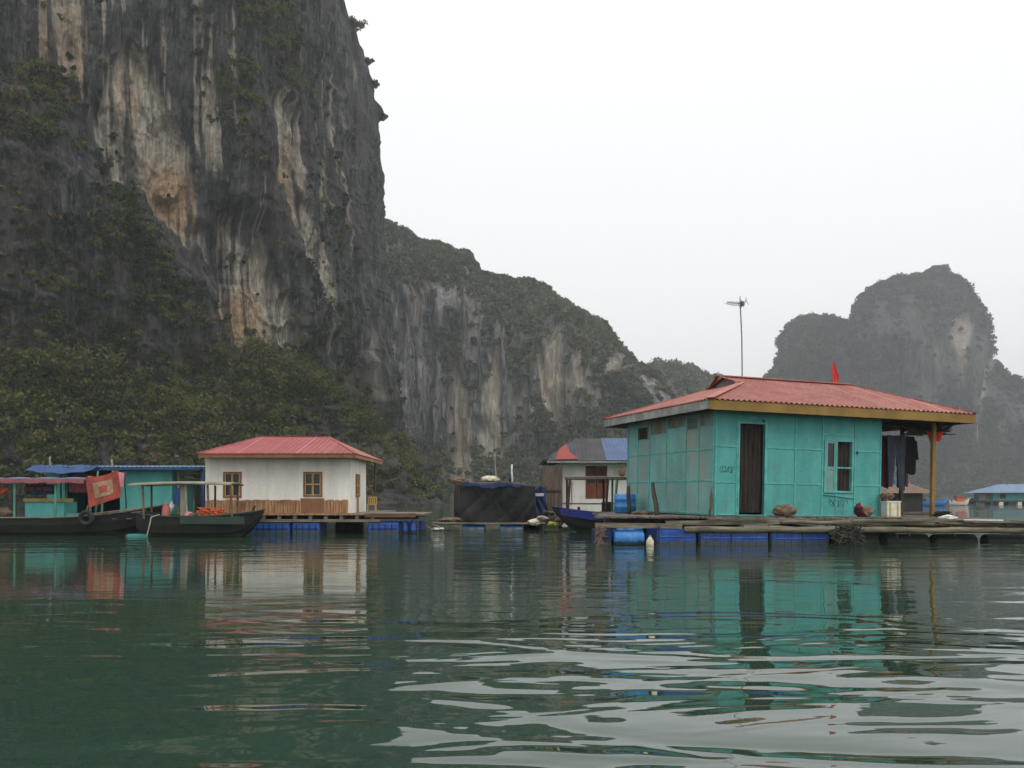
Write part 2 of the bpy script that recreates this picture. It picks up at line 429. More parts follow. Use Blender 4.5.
# trees on the rim of the near cliff, and some that stand out at its foot
def cliff_pt(px, py):
    k = np.argmin((PX-px)**2 + (PY-py)**2 + np.where(PX > 399, 1e6, 0)); return Pc.reshape(-1,3)[k]
def rim(py, inset=0.3):
    """outermost point of the cliff's right edge at the height seen at py"""
    pr = 512+F*Pc[...,0]/Pc[...,1]; pv = HY-F*(Pc[...,2]-CAM_H)/Pc[...,1]
    s = np.where(np.abs(pv-py) < 3, pr, -1e9); k = np.argmax(s); return Pc.reshape(-1,3)[k]
for i, (py, h, w, lab) in enumerate([(31, 3.8, 4.4, 'lone round tree jutting from the top right edge of the near cliff'),
        (66, 2.4, 2.4, 'small scrubby tree clinging to the cliff edge just under the lone rim tree'),
        (88, 2.0, 2.1, 'dark shrub bulging from the cliff edge, second below the lone rim tree'),
        (122, 2.4, 2.6, 'little shrub on the sheer cliff edge, third below the lone rim tree')]):
    p = rim(py); small_tree('cliff_tree', (p[0]-.7, p[1], p[2]-h*.45), h, w, lab, 'trees on the edge of the near cliff', seed=20+i, lean=(.5,0))
for i, (px, py, h, w, lab) in enumerate([
        (372, 468, 4.6, 4.4, 'leafy tree on the shore just right of the white house roof'),
        (398, 478, 3.8, 3.4, 'rounded tree on the shore, rightmost at the foot of the near cliff'),
        (30, 462, 4.4, 3.8, 'bushy tree on the shore above the patched boat canopy'),
        (140, 438, 4.6, 4.2, 'broad tree on the slope above the turquoise houseboat'),
        (235, 428, 4.4, 4.0, 'tree on the slope straight above the left end of the pink-red roof'),
        (300, 420, 4.2, 3.8, 'tree on the slope above the ridge of the pink-red roof')]):
    p = cliff_pt(px, py); small_tree('shore_tree', (p[0], p[1]-1.0, max(p[2]-2.2, .3)), h, w, lab, 'trees at the foot of the near cliff', seed=40+i, n=22)

# ------------------------------------------------------------------ hills across the water
def hill(name, sil, Ycr, toeY, faces, greens, seed, nbush, brad, leaf, label, step=1.0, steep=.8, amp=1., drop=0.):
    sx, sy = np.array(sil).T
    px = np.arange(sx[0], sx[-1]+.1, step)
    Yc = np.full(px.shape, float(Ycr)) if np.isscalar(Ycr) else np.interp(px, *Ycr)
    H = CAM_H+(HY-np.interp(px, sx, sy)-drop)*Yc/F
    H = H + fbm(px*.09, px*0, px*0, 4, seed)*Yc*.0045*amp
    v = np.concatenate([np.linspace(0,1,300), 1+np.linspace(0,1,26)[1:]])
    PXh, V = np.meshgrid(px, v); Hh = np.broadcast_to(H, PXh.shape); Yh = np.broadcast_to(Yc, PXh.shape)
    vv = np.minimum(V, 1); back = np.maximum(V-1, 0)
    zf = np.where(vv < steep, vv/steep*.90, .90+.10*np.sin((vv-steep)/(1-steep)*math.pi/2))
    Zh = Hh*zf*(1-back*1.05)
    rec = np.where(vv < .16, (1-vv/.16)*-.55, 0) + .45*sstep(vv, steep*.75, 1.0)*1. + .10*vv
    Dn = toeY
    Yp = Yh - Dn + Dn*(rec+.45)/1.0*1. + back*Dn*1.5
    Xp = (PXh-512)/F*Yh; Xb = Xp*0
    s = 1/(Ycr if np.isscalar(Ycr) else float(np.mean(Ycr[1])))*300
    pyh = HY-(Zh-CAM_H)*F/Yh
    jx2 = PXh + fbm(Xp*.08*s, Yp*0, Zh*.02*s, 4, seed+2)*9; jy2 = pyh + fbm(Xp*.25*s, Yp*0, Zh*.03*s, 4, seed+3)*44
    pale = 0*PXh
    for pl, w in faces: pale = np.maximum(pale, sstep(poly_dist(jx2, jy2, pl), -3, 6)*w*(.6 if name == 'island' else 1))
    pale *= np.clip(.85+1.5*fbm(Xp*.28*s, Yp*0, Zh*.018*s, 4, seed+5), 0, 1)
    g = sstep(V, steep*.86, .99)
    for (a, b, ra, rb, w) in greens: g = np.maximum(g, w*sstep(1-np.hypot((jx2-a)/ra, (jy2-b)/rb), -.2, .5))
    g = np.maximum(g, sstep(.19-vv, -.03, .06)); g = g*(1-pale*.7)
    g = np.clip(g + .42*fbm(Xp*.07*s, Yp*0, Zh*.05*s, 4, seed+7), 0, 1)
    d = fbm(Xp*.022*s, Yp*.0, Zh*.008*s, 3, seed+11)*13/s + fbm(Xp*.09*s, Yp*0, Zh*.016*s, 4, seed+12, ridge=True)*5.5/s \
      + fbm(Xp*.3*s, Yp*0, Zh*.1*s, 4, seed+13)*2.2/s - pale*3.5/s
    fade = sstep(V, 1.0, .8) + .18
    P = np.stack([(PXh-512)/F*Yp + fbm(Yp*.02, Zh*.05*s, Xp*.02, 3, seed+20)*2/s, Yp - d*fade, np.where(back >= 1, -2, Zh + fbm(Xp*.12*s, Yp*.1*s, Zh*.1*s, 3, seed+14)*1.3/s*(V > .1))], -1)
    P[0,:,2] = -1.5
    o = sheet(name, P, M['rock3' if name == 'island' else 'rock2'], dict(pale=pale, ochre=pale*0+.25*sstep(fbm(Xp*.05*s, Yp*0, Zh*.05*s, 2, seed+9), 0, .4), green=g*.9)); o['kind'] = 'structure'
    w = (g**1.5+.02)*(V <= 1.06)*(1-np.clip(pale*1.6,0,.97)); w[V > .985] *= 1.6; wf = (w/w.sum()).reshape(-1)
    pk = rng.choice(len(wf), nbush, p=wf)
    c = P.reshape(-1,3)[pk].copy(); r = brad*rng.uniform(.5, 1.25, nbush); c[:,2] += r*.25; c[:,1] -= r*.2
    t = np.clip(rng.normal(.4,.22,nbush)+.15*np.sin(c[:,0]*.09*s), 0, 1)
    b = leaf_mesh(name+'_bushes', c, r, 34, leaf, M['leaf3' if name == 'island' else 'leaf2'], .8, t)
    b['kind'] = 'stuff'; b['label'] = label; b['category'] = 'bushes'
    return o
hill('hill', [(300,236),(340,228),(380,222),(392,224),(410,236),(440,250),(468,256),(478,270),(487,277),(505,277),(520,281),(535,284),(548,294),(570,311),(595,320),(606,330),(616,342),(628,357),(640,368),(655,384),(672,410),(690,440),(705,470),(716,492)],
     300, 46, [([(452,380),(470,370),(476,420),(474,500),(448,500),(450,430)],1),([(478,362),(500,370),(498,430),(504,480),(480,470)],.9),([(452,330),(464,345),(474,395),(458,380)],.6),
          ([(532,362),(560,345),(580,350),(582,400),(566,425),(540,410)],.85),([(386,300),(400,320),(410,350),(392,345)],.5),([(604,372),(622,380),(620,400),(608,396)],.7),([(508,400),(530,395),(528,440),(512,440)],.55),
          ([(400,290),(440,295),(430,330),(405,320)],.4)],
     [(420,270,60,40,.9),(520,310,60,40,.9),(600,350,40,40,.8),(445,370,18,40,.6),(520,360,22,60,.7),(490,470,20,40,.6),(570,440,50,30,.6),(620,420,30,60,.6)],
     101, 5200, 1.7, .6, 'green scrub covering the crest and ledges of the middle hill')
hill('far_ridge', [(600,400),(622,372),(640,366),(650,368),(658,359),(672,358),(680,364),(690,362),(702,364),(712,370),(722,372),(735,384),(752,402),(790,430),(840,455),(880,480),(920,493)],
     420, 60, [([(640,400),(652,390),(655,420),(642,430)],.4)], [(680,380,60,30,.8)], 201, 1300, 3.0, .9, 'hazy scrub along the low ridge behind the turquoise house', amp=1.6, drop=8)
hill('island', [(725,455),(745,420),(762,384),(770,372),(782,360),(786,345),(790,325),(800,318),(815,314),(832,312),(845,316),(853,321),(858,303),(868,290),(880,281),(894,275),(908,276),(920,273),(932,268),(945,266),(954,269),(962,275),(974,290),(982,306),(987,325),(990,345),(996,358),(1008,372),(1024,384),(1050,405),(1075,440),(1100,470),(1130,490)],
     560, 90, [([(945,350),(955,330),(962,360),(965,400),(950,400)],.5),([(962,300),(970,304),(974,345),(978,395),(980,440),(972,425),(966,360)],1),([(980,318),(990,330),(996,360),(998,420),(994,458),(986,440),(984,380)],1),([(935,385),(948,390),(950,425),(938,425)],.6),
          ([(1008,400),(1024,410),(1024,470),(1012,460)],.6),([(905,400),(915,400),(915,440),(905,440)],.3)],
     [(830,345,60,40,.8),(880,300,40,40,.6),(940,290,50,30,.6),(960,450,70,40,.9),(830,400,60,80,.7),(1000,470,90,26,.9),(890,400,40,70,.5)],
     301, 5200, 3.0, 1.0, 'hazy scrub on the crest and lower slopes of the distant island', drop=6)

# ------------------------------------------------------------------ water
def water_mat():
    m, nt, out = newmat('sea_water')
    pos = N(nt, 'ShaderNodeNewGeometry').outputs['Position']
    def rot(a):
        r = N(nt, 'ShaderNodeVectorRotate', rotation_type='Z_AXIS'); r.inputs['Angle'].default_value = R(a)
        nt.links.new(pos, r.inputs['Vector']); return r.outputs[0]
    sw = noise_tex(nt, 1.0, 2, (.40,1.05,1), .5, rot(8), .8)        # slow swell, long crests across the view
    sw2 = noise_tex(nt, 1.0, 2, (.8,2.3,1), .45, rot(-10), .6)
    rp = noise_tex(nt, 1.0, 3, (2.2,7.5,1), .5, rot(5), .2)        # small ripples
    patch = noise_tex(nt, .06, 2, (1,1.6,1), .5, pos)
    # the disturbed water (wake) lies on the right of the foreground
    sep = N(nt, 'ShaderNodeSeparateXYZ'); nt.links.new(pos, sep.inputs[0])
    right = ramp(nt, mth(nt, 'ADD', sep.outputs['X'], mth(nt, 'MULTIPLY', sep.outputs['Y'], .15)), -2.2, 1.0, .30, 1)
    Yo = sep.outputs['Y']
    nr = ramp(nt, Yo, 5.9, 8.6, 1, 0)                    # the boat's own wash, close by
    fr = ramp(nt, Yo, 13., 24., 0, 1)                    # wind ripple out by the houses
    a1 = mth(nt, 'ADD', mth(nt, 'MULTIPLY', right, mth(nt, 'ADD', mth(nt, 'MULTIPLY', nr, .85), .15)), mth(nt, 'MULTIPLY', fr, .42))
    h = mth(nt, 'MULTIPLY', mth(nt, 'MULTIPLY', sw, WAVE[0]), a1)
    a2 = mth(nt, 'ADD', mth(nt, 'MULTIPLY', right, mth(nt, 'ADD', mth(nt, 'MULTIPLY', nr, .75), .24)), mth(nt, 'MULTIPLY', fr, .55))
    h = mth(nt, 'ADD', h, mth(nt, 'MULTIPLY', mth(nt, 'MULTIPLY', sw2, WAVE[1]), a2))
    a3 = mth(nt, 'ADD', ramp(nt, Yo, 6., 13., .22, 1), fr)
    h = mth(nt, 'ADD', h, mth(nt, 'MULTIPLY', mth(nt, 'MULTIPLY', rp, WAVE[2]), mth(nt, 'MULTIPLY', a3, ramp(nt, patch, .3, .7, .5, 1.2))))
    b = N(nt, 'ShaderNodeBump'); b.inputs['Strength'].default_value = 1; b.inputs['Distance'].default_value = 1
    nt.links.new(h, b.inputs['Height'])
    p = N(nt, 'ShaderNodeBsdfPrincipled')
    murk = mix(nt, ramp(nt, patch, .35, .65), (.019,.044,.028), (.025,.051,.032))
    nt.links.new(murk, p.inputs['Base Color'])
    p.inputs['Roughness'].default_value = .012; p.inputs['IOR'].default_value = 1.65
    nt.links.new(b.outputs[0], p.inputs['Normal'])
    nt.links.new(p.outputs[0], out.inputs['Surface']); return m
WAVE = (.105, .027, .0040)
M['water'] = water_mat()
wb = MB(); wb.grid(lambda u, v: (-1900+3800*u, -300+2400*v, 0), 38, 24)
w = wb.build('water', M['water']); w['kind'] = 'structure'

# ------------------------------------------------------------------ air
hm = bpy.data.materials.new('haze'); hm.use_nodes = True; nt = hm.node_tree; nt.nodes.clear()
out = nt.nodes.new('ShaderNodeOutputMaterial'); pv = nt.nodes.new('ShaderNodeVolumePrincipled')
pv.inputs['Color'].default_value = (.90,.945,.98,1); pv.inputs['Density'].default_value = HAZE = .00055
pv.inputs['Anisotropy'].default_value = .2
nt.links.new(pv.outputs[0], out.inputs['Volume'])
hb = MB(); hb.box(-2000, 2000, -400, 2200, -3, 185)
h = hb.build('haze', hm); h['kind'] = 'stuff'; h['label'] = 'thin grey haze hanging over the bay'; h['category'] = 'haze'

# ------------------------------------------------------------------ sky & light
wd = bpy.data.worlds.new('World'); scene.world = wd; wd.use_nodes = True
nt = wd.node_tree; nt.nodes.clear()
out = nt.nodes.new('ShaderNodeOutputWorld'); bg = nt.nodes.new('ShaderNodeBackground'); bg.inputs['Strength'].default_value = .1
sky = nt.nodes.new('ShaderNodeTexSky'); sky.sky_type = 'NISHITA'; sky.sun_disc = False
SEL, SROT = R(52), R(150)
sky.sun_elevation = SEL; sky.sun_rotation = SROT; sky.air_density = 1; sky.dust_density = 4; sky.ozone_density = 1
tc = nt.nodes.new('ShaderNodeTexCoord')
cl = noise_tex(nt, 1.6, 3, (1,1,2.2), .5, tc.outputs['Generated'])
cloud = mix(nt, ramp(nt, cl, .3, .7), (8.6,8.65,8.7), (9.1,9.15,9.15))
sz = N(nt, 'ShaderNodeSeparateXYZ'); nt.links.new(tc.outputs['Generated'], sz.inputs[0])
cloud = mix(nt, ramp(nt, sz.outputs['Z'], .0, .5), cloud, (9.6,9.6,9.6)); cloud = mix(nt, ramp(nt, sz.outputs['Z'], .4, 1.), cloud, (15.5,15.6,15.7))
c = mix(nt, .92, sky.outputs[0], cloud)
nt.links.new(c, bg.inputs['Color']); nt.links.new(bg.outputs[0], out.inputs['Surface'])
sd = bpy.data.lights.new('sun', 'SUN'); sd.energy = .7; sd.angle = R(25); sd.color = (1,.97,.93)
so = bpy.data.objects.new('sun', sd); COL.objects.link(so)
# sun stands behind the camera to the right; sky rotation uses the same azimuth
dirv = Vector((math.sin(SROT)*math.cos(SEL), math.cos(SROT)*math.cos(SEL), math.sin(SEL)))
so.rotation_euler = dirv.to_track_quat('Z', 'Y').to_euler()

scene.view_settings.view_transform = 'Standard'; scene.view_settings.look = 'None'
scene.view_settings.exposure = .30; scene.view_settings.gamma = 1
cy_ = scene.cycles
cy_.use_denoising = True; cy_.max_bounces = 6; cy_.diffuse_bounces = 3; cy_.glossy_bounces = 3; cy_.transmission_bounces = 2
cy_.volume_bounces = 0; cy_.caustics_reflective = False; cy_.caustics_refractive = False
cy_.use_adaptive_sampling = True; cy_.adaptive_threshold = .015
# ------------------------------------------------------------------ built materials
M['teal'] = worn('turquoise_paint', (.092,.380,.352), (.064,.300,.275), (.12,.20,.16), 2.2, (1,1,.4), .75, .6, .004, 14)
M['teal_side'] = worn('turquoise_paint_weathered', (.165,.40,.365), (.095,.27,.25), (.27,.27,.23), 1.5, (1,1,.5), 1.5, .75, .006, 12, dirt_scale=1.3)
M['batten'] = worn('batten_paint', (.13,.46,.41), (.08,.31,.285), (.12,.12,.09), 4, (1,1,1), .3)
M['stain'] = worn('stained_turquoise_board', (.13,.25,.21), (.14,.09,.055), (.10,.06,.035), 2.6, (1,1,1), .9)
M['rust'] = worn('rusty_board', (.16,.085,.05), (.09,.05,.03), (.05,.04,.03), 5, (1,1,1), .5)
M['yellow'] = worn('ochre_painted_board', (.30,.185,.045), (.20,.12,.032), (.07,.06,.045), 1.6, (1,1,1), .55, .7)
M['greyboard'] = worn('grey_board', (.34,.34,.31), (.19,.19,.175), (.08,.07,.06), 3, (1,1,1), .6)
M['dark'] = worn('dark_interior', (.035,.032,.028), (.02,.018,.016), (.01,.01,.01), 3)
M['curtain'] = worn('brown_curtain', (.050,.038,.030), (.018,.014,.012), (.03,.025,.02), 7, (3,3,.3), .5, .95)
M['deck'] = wood('deck_board_wood', (.075,.065,.052), (.19,.17,.14), 1, 3)
M['deckx'] = wood('weathered_beam_wood', (.10,.085,.065), (.26,.225,.17), 0, 3)
M['log'] = wood('bamboo_pole', (.09,.085,.055), (.24,.21,.14), 0, 3)
M['darkwood'] = wood('dark_wet_wood', (.03,.022,.018), (.075,.055,.042), 2, 4)
M['planks'] = wood('orange_plank_wood', (.22,.10,.045), (.46,.27,.14), 2, 4)
M['brownwood'] = wood('brown_board_wood', (.07,.05,.038), (.16,.12,.09), 2, 3)
M['bluefloat'] = worn('blue_plastic', (.014,.085,.36), (.009,.052,.24), (.06,.07,.06), 4, (1,1,1), .35, .38, .01, 18, spec=.5)
M['bluelight'] = worn('light_blue_plastic', (.035,.22,.54), (.02,.15,.42), (.07,.09,.09), 4, (1,1,1), .3, .4, .008, 18, spec=.5)
M['bluedark'] = worn('dull_navy_plastic', (.008,.026,.09), (.006,.017,.055), (.03,.035,.03), 4)
M['white'] = worn('white_lime_wall', (.80,.765,.68), (.66,.63,.56), (.30,.28,.22), 1.8, (1.5,1.5,.3), .38, .8, .004, 16)
M['cream'] = worn('cream_foam', (.66,.60,.44), (.50,.45,.32), (.25,.2,.12), 6, (1,1,1), .5)
M['shutter'] = worn('red_brown_shutter', (.20,.062,.032), (.13,.04,.022), (.06,.03,.02), 5)
M['windowwood'] = worn('orange_window_wood', (.26,.12,.055), (.17,.08,.04), (.07,.04,.03), 6)
M['mullion'] = worn('yellow_mullion', (.50,.34,.11), (.36,.24,.08), (.1,.08,.05), 6)
M['pane'] = worn('dark_pane', (.022,.022,.026), (.014,.014,.018), (.03,.03,.03), 4, rough=.25, spec=.5)
M['greyroof'] = worn('grey_roof_sheet', (.06,.06,.062), (.035,.035,.036), (.05,.045,.04), 1.5)
M['blueroof'] = worn('blue_roof_sheet', (.05,.095,.19), (.035,.065,.14), (.25,.28,.3), 2, (1,1,1), .35, .5)
M['bluegrey'] = worn('blue_grey_roof_sheet', (.13,.21,.31), (.08,.14,.22), (.18,.18,.18), 1.5, (1,1,1), .5, .55)
M['bluetarp'] = worn('blue_tarpaulin', (.030,.080,.20), (.014,.040,.12), (.10,.14,.18), 3, rough=.5)
M['blacktarp'] = worn('black_tarpaulin', (.009,.009,.009), (.005,.005,.005), (.022,.022,.020), 2.5, rough=.6, bdist=.02, fine=5)
M['hull'] = worn('dark_tarred_hull', (.017,.020,.016), (.010,.012,.010), (.045,.035,.025), 2.5)
M['hullgreen'] = worn('dull_green_hull', (.035,.060,.042), (.022,.038,.028), (.06,.045,.035), 2.5)
M['hullblue'] = worn('dark_blue_hull', (.015,.03,.20), (.01,.02,.12), (.05,.05,.05), 2.5)
M['greenpost'] = worn('green_painted_pole', (.10,.30,.22), (.06,.2,.15), (.1,.08,.05), 5)
M['rail'] = worn('yellowed_rail', (.34,.27,.08), (.22,.16,.05), (.1,.08,.05), 5)
M['canopy'] = worn('tan_canopy_sheet', (.27,.25,.18), (.17,.155,.11), (.1,.09,.06), 2.5)
M['canopyedge'] = worn('faded_red_canopy', (.36,.11,.10), (.20,.08,.11), (.07,.09,.25), 4, (1,1,1), .75)
M['rubber'] = worn('tyre_rubber', (.025,.025,.026), (.015,.015,.016), (.07,.06,.05), 6)
M['orange'] = worn('orange_net', (.70,.16,.05), (.42,.09,.03), (.2,.06,.03), 14, (1,1,1), .5)
M['pink'] = worn('pink_cloth', (.62,.30,.33), (.48,.2,.24), (.35,.15,.16), 5)
M['redcloth'] = worn('red_cloth', (.80,.06,.035), (.65,.04,.03), (.25,.02,.02), 4, rough=.9)
M['salmon'] = worn('dull_red_plastic', (.50,.17,.14), (.36,.1,.09), (.2,.08,.06), 5)
M['whitecl'] = worn('white_cloth', (.70,.70,.68), (.5,.5,.5), (.3,.28,.25), 5)
M['denim'] = worn('grey_denim', (.085,.10,.12), (.055,.065,.085), (.04,.04,.05), 6, rough=.95)
M['maroon'] = worn('maroon_cloth', (.10,.02,.03), (.06,.014,.02), (.03,.01,.012), 6, rough=.95)
M['blackcl'] = worn('black_cloth', (.02,.018,.022), (.012,.012,.014), (.03,.02,.02), 6, rough=.95)
M['plum'] = worn('plum_cloth', (.12,.05,.08), (.07,.03,.05), (.03,.02,.02), 6, rough=.95)
M['rug'] = worn('red_rug', (.42,.085,.055), (.26,.06,.05), (.10,.07,.16), 9, (1,1,1), .6, .95)
M['rugmid'] = worn('tan_rug_field', (.40,.27,.15), (.27,.16,.10), (.12,.1,.12), 12, (1,1,1), .6, .95)
M['rope'] = worn('dark_rope', (.055,.055,.04), (.03,.03,.022), (.09,.085,.06), 8)
M['ropepale'] = worn('pale_rope', (.30,.30,.22), (.2,.2,.14), (.1,.1,.07), 8)
M['rags'] = worn('brown_rags', (.20,.14,.095), (.10,.07,.05), (.13,.05,.045), 9, (1,1,1), .8, .95)
M['yellowfloat'] = worn('yellow_green_float', (.48,.50,.07), (.32,.34,.05), (.2,.2,.1), 6)
M['metal'] = worn('dull_metal', (.20,.20,.19), (.13,.13,.13), (.1,.08,.06), 8, metal=.4, rough=.5)
M['scribble'] = worn('black_scribble', (.03,.07,.065), (.02,.04,.04))
M['foam'] = worn('white_foam', (.74,.72,.68), (.58,.56,.5), (.35,.3,.2), 7, (1,1,1), .4)
M['strap'] = worn('yellow_strap', (.55,.46,.08), (.4,.33,.05))
M['turq'] = worn('turquoise_barrel', (.035,.20,.175), (.025,.14,.12), (.05,.1,.1), 5)

def algae(m, zt=.075):
    nt = m.node_tree; p = [n for n in nt.nodes if n.type == 'BSDF_PRINCIPLED'][0]
    src = p.inputs['Base Color'].links[0].from_socket
    pos = N(nt, 'ShaderNodeNewGeometry').outputs['Position']
    n1 = noise_tex(nt, 6, 4, (1,1,.5), .6, pos); sp = N(nt, 'ShaderNodeSeparateXYZ'); nt.links.new(pos, sp.inputs[0])
    f = ramp(nt, mth(nt, 'ADD', sp.outputs['Z'], mth(nt, 'MULTIPLY', n1, -.16)), zt-.10, zt-.04, .9, 0)
    nt.links.new(mix(nt, f, src, (.045,.050,.030)), p.inputs['Base Color'])
for k_ in ('bluefloat', 'bluelight', 'bluedark', 'hull', 'hullgreen', 'hullblue', 'log'): algae(M[k_])
def roofmat(name, a, b, pale, axis='X', sheet_w=.88):
    m, nt, out = newmat(name)
    tc = N(nt, 'ShaderNodeTexCoord').outputs['Object']
    n1 = noise_tex(nt, 1.3, 5, (1,1,1), .6, tc); n2 = noise_tex(nt, 9, 4, (1,1,1), .6, tc); n4 = noise_tex(nt, 2.6, 6, (1,1,1), .7, tc)
    sp = N(nt, 'ShaderNodeSeparateXYZ'); nt.links.new(tc, sp.inputs[0])
    fr = mth(nt, 'FRACT', mth(nt, 'DIVIDE', mth(nt, 'ADD', sp.outputs[axis], 40.13), sheet_w))
    seam = mth(nt, 'LESS_THAN', fr, .05)
    idn = N(nt, 'ShaderNodeTexWhiteNoise', noise_dimensions='1D')
    nt.links.new(mth(nt, 'FLOOR', mth(nt, 'DIVIDE', mth(nt, 'ADD', sp.outputs[axis], 40.13), sheet_w)), idn.inputs['W'])
    c = mix(nt, ramp(nt, n1, .35, .65), a, b)
    c = mix(nt, mth(nt, 'MULTIPLY', idn.outputs['Value'], .6), c, tuple(v*.6 for v in b))
    c = mix(nt, ramp(nt, n2, .5, .75, 0, .35), c, pale)
    c = mix(nt, mth(nt, 'MULTIPLY', seam, .55), c, pale)
    c = mix(nt, ramp(nt, n4, .58, .72, 0, .6), c, (.16,.075,.045))
    bsdf(nt, out, c, .55, 0, n2, .003, .4); return m
M['redroof'] = roofmat('faded_red_sheet', (.24,.055,.040), (.34,.115,.085), (.48,.29,.23))
M['redroof_side'] = roofmat('faded_red_sheet_side', (.24,.055,.040), (.34,.115,.085), (.45,.27,.22), 'Y')
M['redroof2'] = roofmat('pink_red_sheet', (.28,.055,.055), (.34,.085,.078), (.45,.19,.18))
M['redcap'] = worn('red_ridge_cap', (.42,.18,.145), (.32,.12,.095), (.3,.2,.18), 3)

# ------------------------------------------------------------------ building helpers
def wall_x(x0, x1, z0, z1, y0, y1, holes=()):
    """a wall running along x with real openings (xa, xb, za, zb)"""
    mb = MB(); x = x0
    for (a, b, c, d) in sorted(holes):
        if a > x: mb.box(x, a, y0, y1, z0, z1)
        if c > z0: mb.box(a, b, y0, y1, z0, c)
        if d < z1: mb.box(a, b, y0, y1, d, z1)
        x = b
    if x < x1: mb.box(x, x1, y0, y1, z0, z1)
    return mb
def slope(O, e, s, L, z0, k, top, period=.145, amp=.019, bot=None, seg=6, th=.012):
    """corrugated slope: O eave start, e unit dir along the eave, s unit dir up the slope in plan"""
    O = Vector(O); e = Vector(e); s = Vector(s); n = max(2, int(L/period*seg))
    mb = MB(); vs = []; 
    for i in range(n+1):
        t = L*i/n; w = amp*math.sin(2*math.pi*t/period)
        s1 = top(t); s0 = 0 if bot is None else bot(t)
        for q in (s0, s1):
            p = O + e*t + s*q; vs.append((p.x, p.y, z0 + k*q + w))
        for q in (s0, s1):
            p = O + e*t + s*q; vs.append((p.x, p.y, z0 + k*q + w - th))
    fs = []
    for i in range(n):
        a = 4*i; b = 4*(i+1)
        fs += [(a, b, b+1, a+1), (a+2, a+3, b+3, b+2), (a, a+2, b+2, b), (a+1, b+1, b+3, a+3)]
    fs += [(0, 1, 3, 2), (4*n, 4*n+2, 4*n+3, 4*n+1)]
    return mb.add(vs, fs)
def window(parent, x0, x1, y, z0, z1, fw=.05, fm='windowwood', cols=2, rows=2, mull='mullion', name='window', flip=1):
    mb = MB(); d0, d1 = y-.03*flip, y+.04*flip
    if d0 > d1: d0, d1 = d1, d0
    mb.box(x0, x0+fw, d0, d1, z0, z1); mb.box(x1-fw, x1, d0, d1, z0, z1)
    mb.box(x0+fw, x1-fw, d0, d1, z1-fw, z1); mb.box(x0+fw, x1-fw, d0, d1, z0, z0+fw)
    w = mb.build(name, M[fm], parent)
    g = MB(); g.box(x0+fw, x1-fw, y+.03, y+.037, z0+fw, z1-fw); g.build('pane', M['pane'], w)
    m = MB(); xi, xj = x0+fw, x1-fw
    for c in range(cols):
        a = xi+(xj-xi)*c/cols; b = xi+(xj-xi)*(c+1)/cols; t = .03
        m.box(a+.004, a+t, y-.02, y+.005, z0+fw, z1-fw); m.box(b-t, b-.004, y-.02, y+.005, z0+fw, z1-fw)
        for r in range(rows+1):
            zc = z0+fw+(z1-z0-2*fw)*r/rows
            m.box(a+t, b-t, y-.02, y+.005, max(z0+fw, zc-t/1.6), min(z1-fw, zc+t/1.6))
    m.build('mullions', M[mull], w); return w
def rbox(name, mat, x0, x1, y0, y1, z0, z1, parent=None, w=.04, **kw):
    mb = MB(); mb.box(x0, x1, y0, y1, z0, z1); return bevel(mb.build(name, mat, parent, **kw), w, 3)
def cloth(fn, nu, nv, th=(0,.012,0)):
    mb = MB(); mb.slab(fn, nu, nv, th); return mb
def tangle(c, r, n, rad, seed, pts=7):
    rr = random.Random(seed); mb = MB()
    for _ in range(n):
        p = [Vector((c[0]+rr.uniform(-1,1)*r[0], c[1]+rr.uniform(-1,1)*r[1], c[2]+rr.uniform(-1,1)*r[2])) for _ in range(4)]
        ln = []
        for i in range(pts+1):
            t = i/pts; a = p[0].lerp(p[1], t); b = p[1].lerp(p[2], t); d = p[2].lerp(p[3], t)
            ln.append(a.lerp(b, t).lerp(b.lerp(d, t), t))
        mb.tube(ln, rad*rr.uniform(.7,1.3), 5)
    return mb
def heap(name, mat, c, r, seed, parent=None, n=5, **kw):
    rr = random.Random(seed); mb = MB()
    for i in range(n):
        k = rr.uniform(.45, .8)
        mb.blob((c[0]+rr.uniform(-.5,.5)*r[0], c[1]+rr.uniform(-.4,.4)*r[1], c[2]+rr.uniform(0,.45)*r[2]), (r[0]*k, r[1]*k, r[2]*k), 14, 9, .22, seed*7+i)
    return mb.build(name, mat, parent, True, **kw)
def barrel_mesh(L, r, n=20, ribs=True):
    """drum lying along x, from 0 to L"""
    st = [(0, r*.86), (.015, r*.96), (.03, r), (L*.30, r), (L*.33, r*1.04), (L*.36, r), (L*.64, r), (L*.67, r*1.04), (L*.70, r), (L-.03, r), (L-.015, r*.96), (L, r*.86)]
    mb = MB(); mb.tube([(x, 0, 0) for x, _ in st], [q for _, q in st], n); return mb
def lash(parent, x, y0, y1, zb, zt):
    mb = MB(); mb.tube([(x, y0, zb), (x+.01, y0-.01, zt), (x, (y0+y1)/2, zt+.02)], .012, 5); return mb.build('lashing', M['rope'], parent)
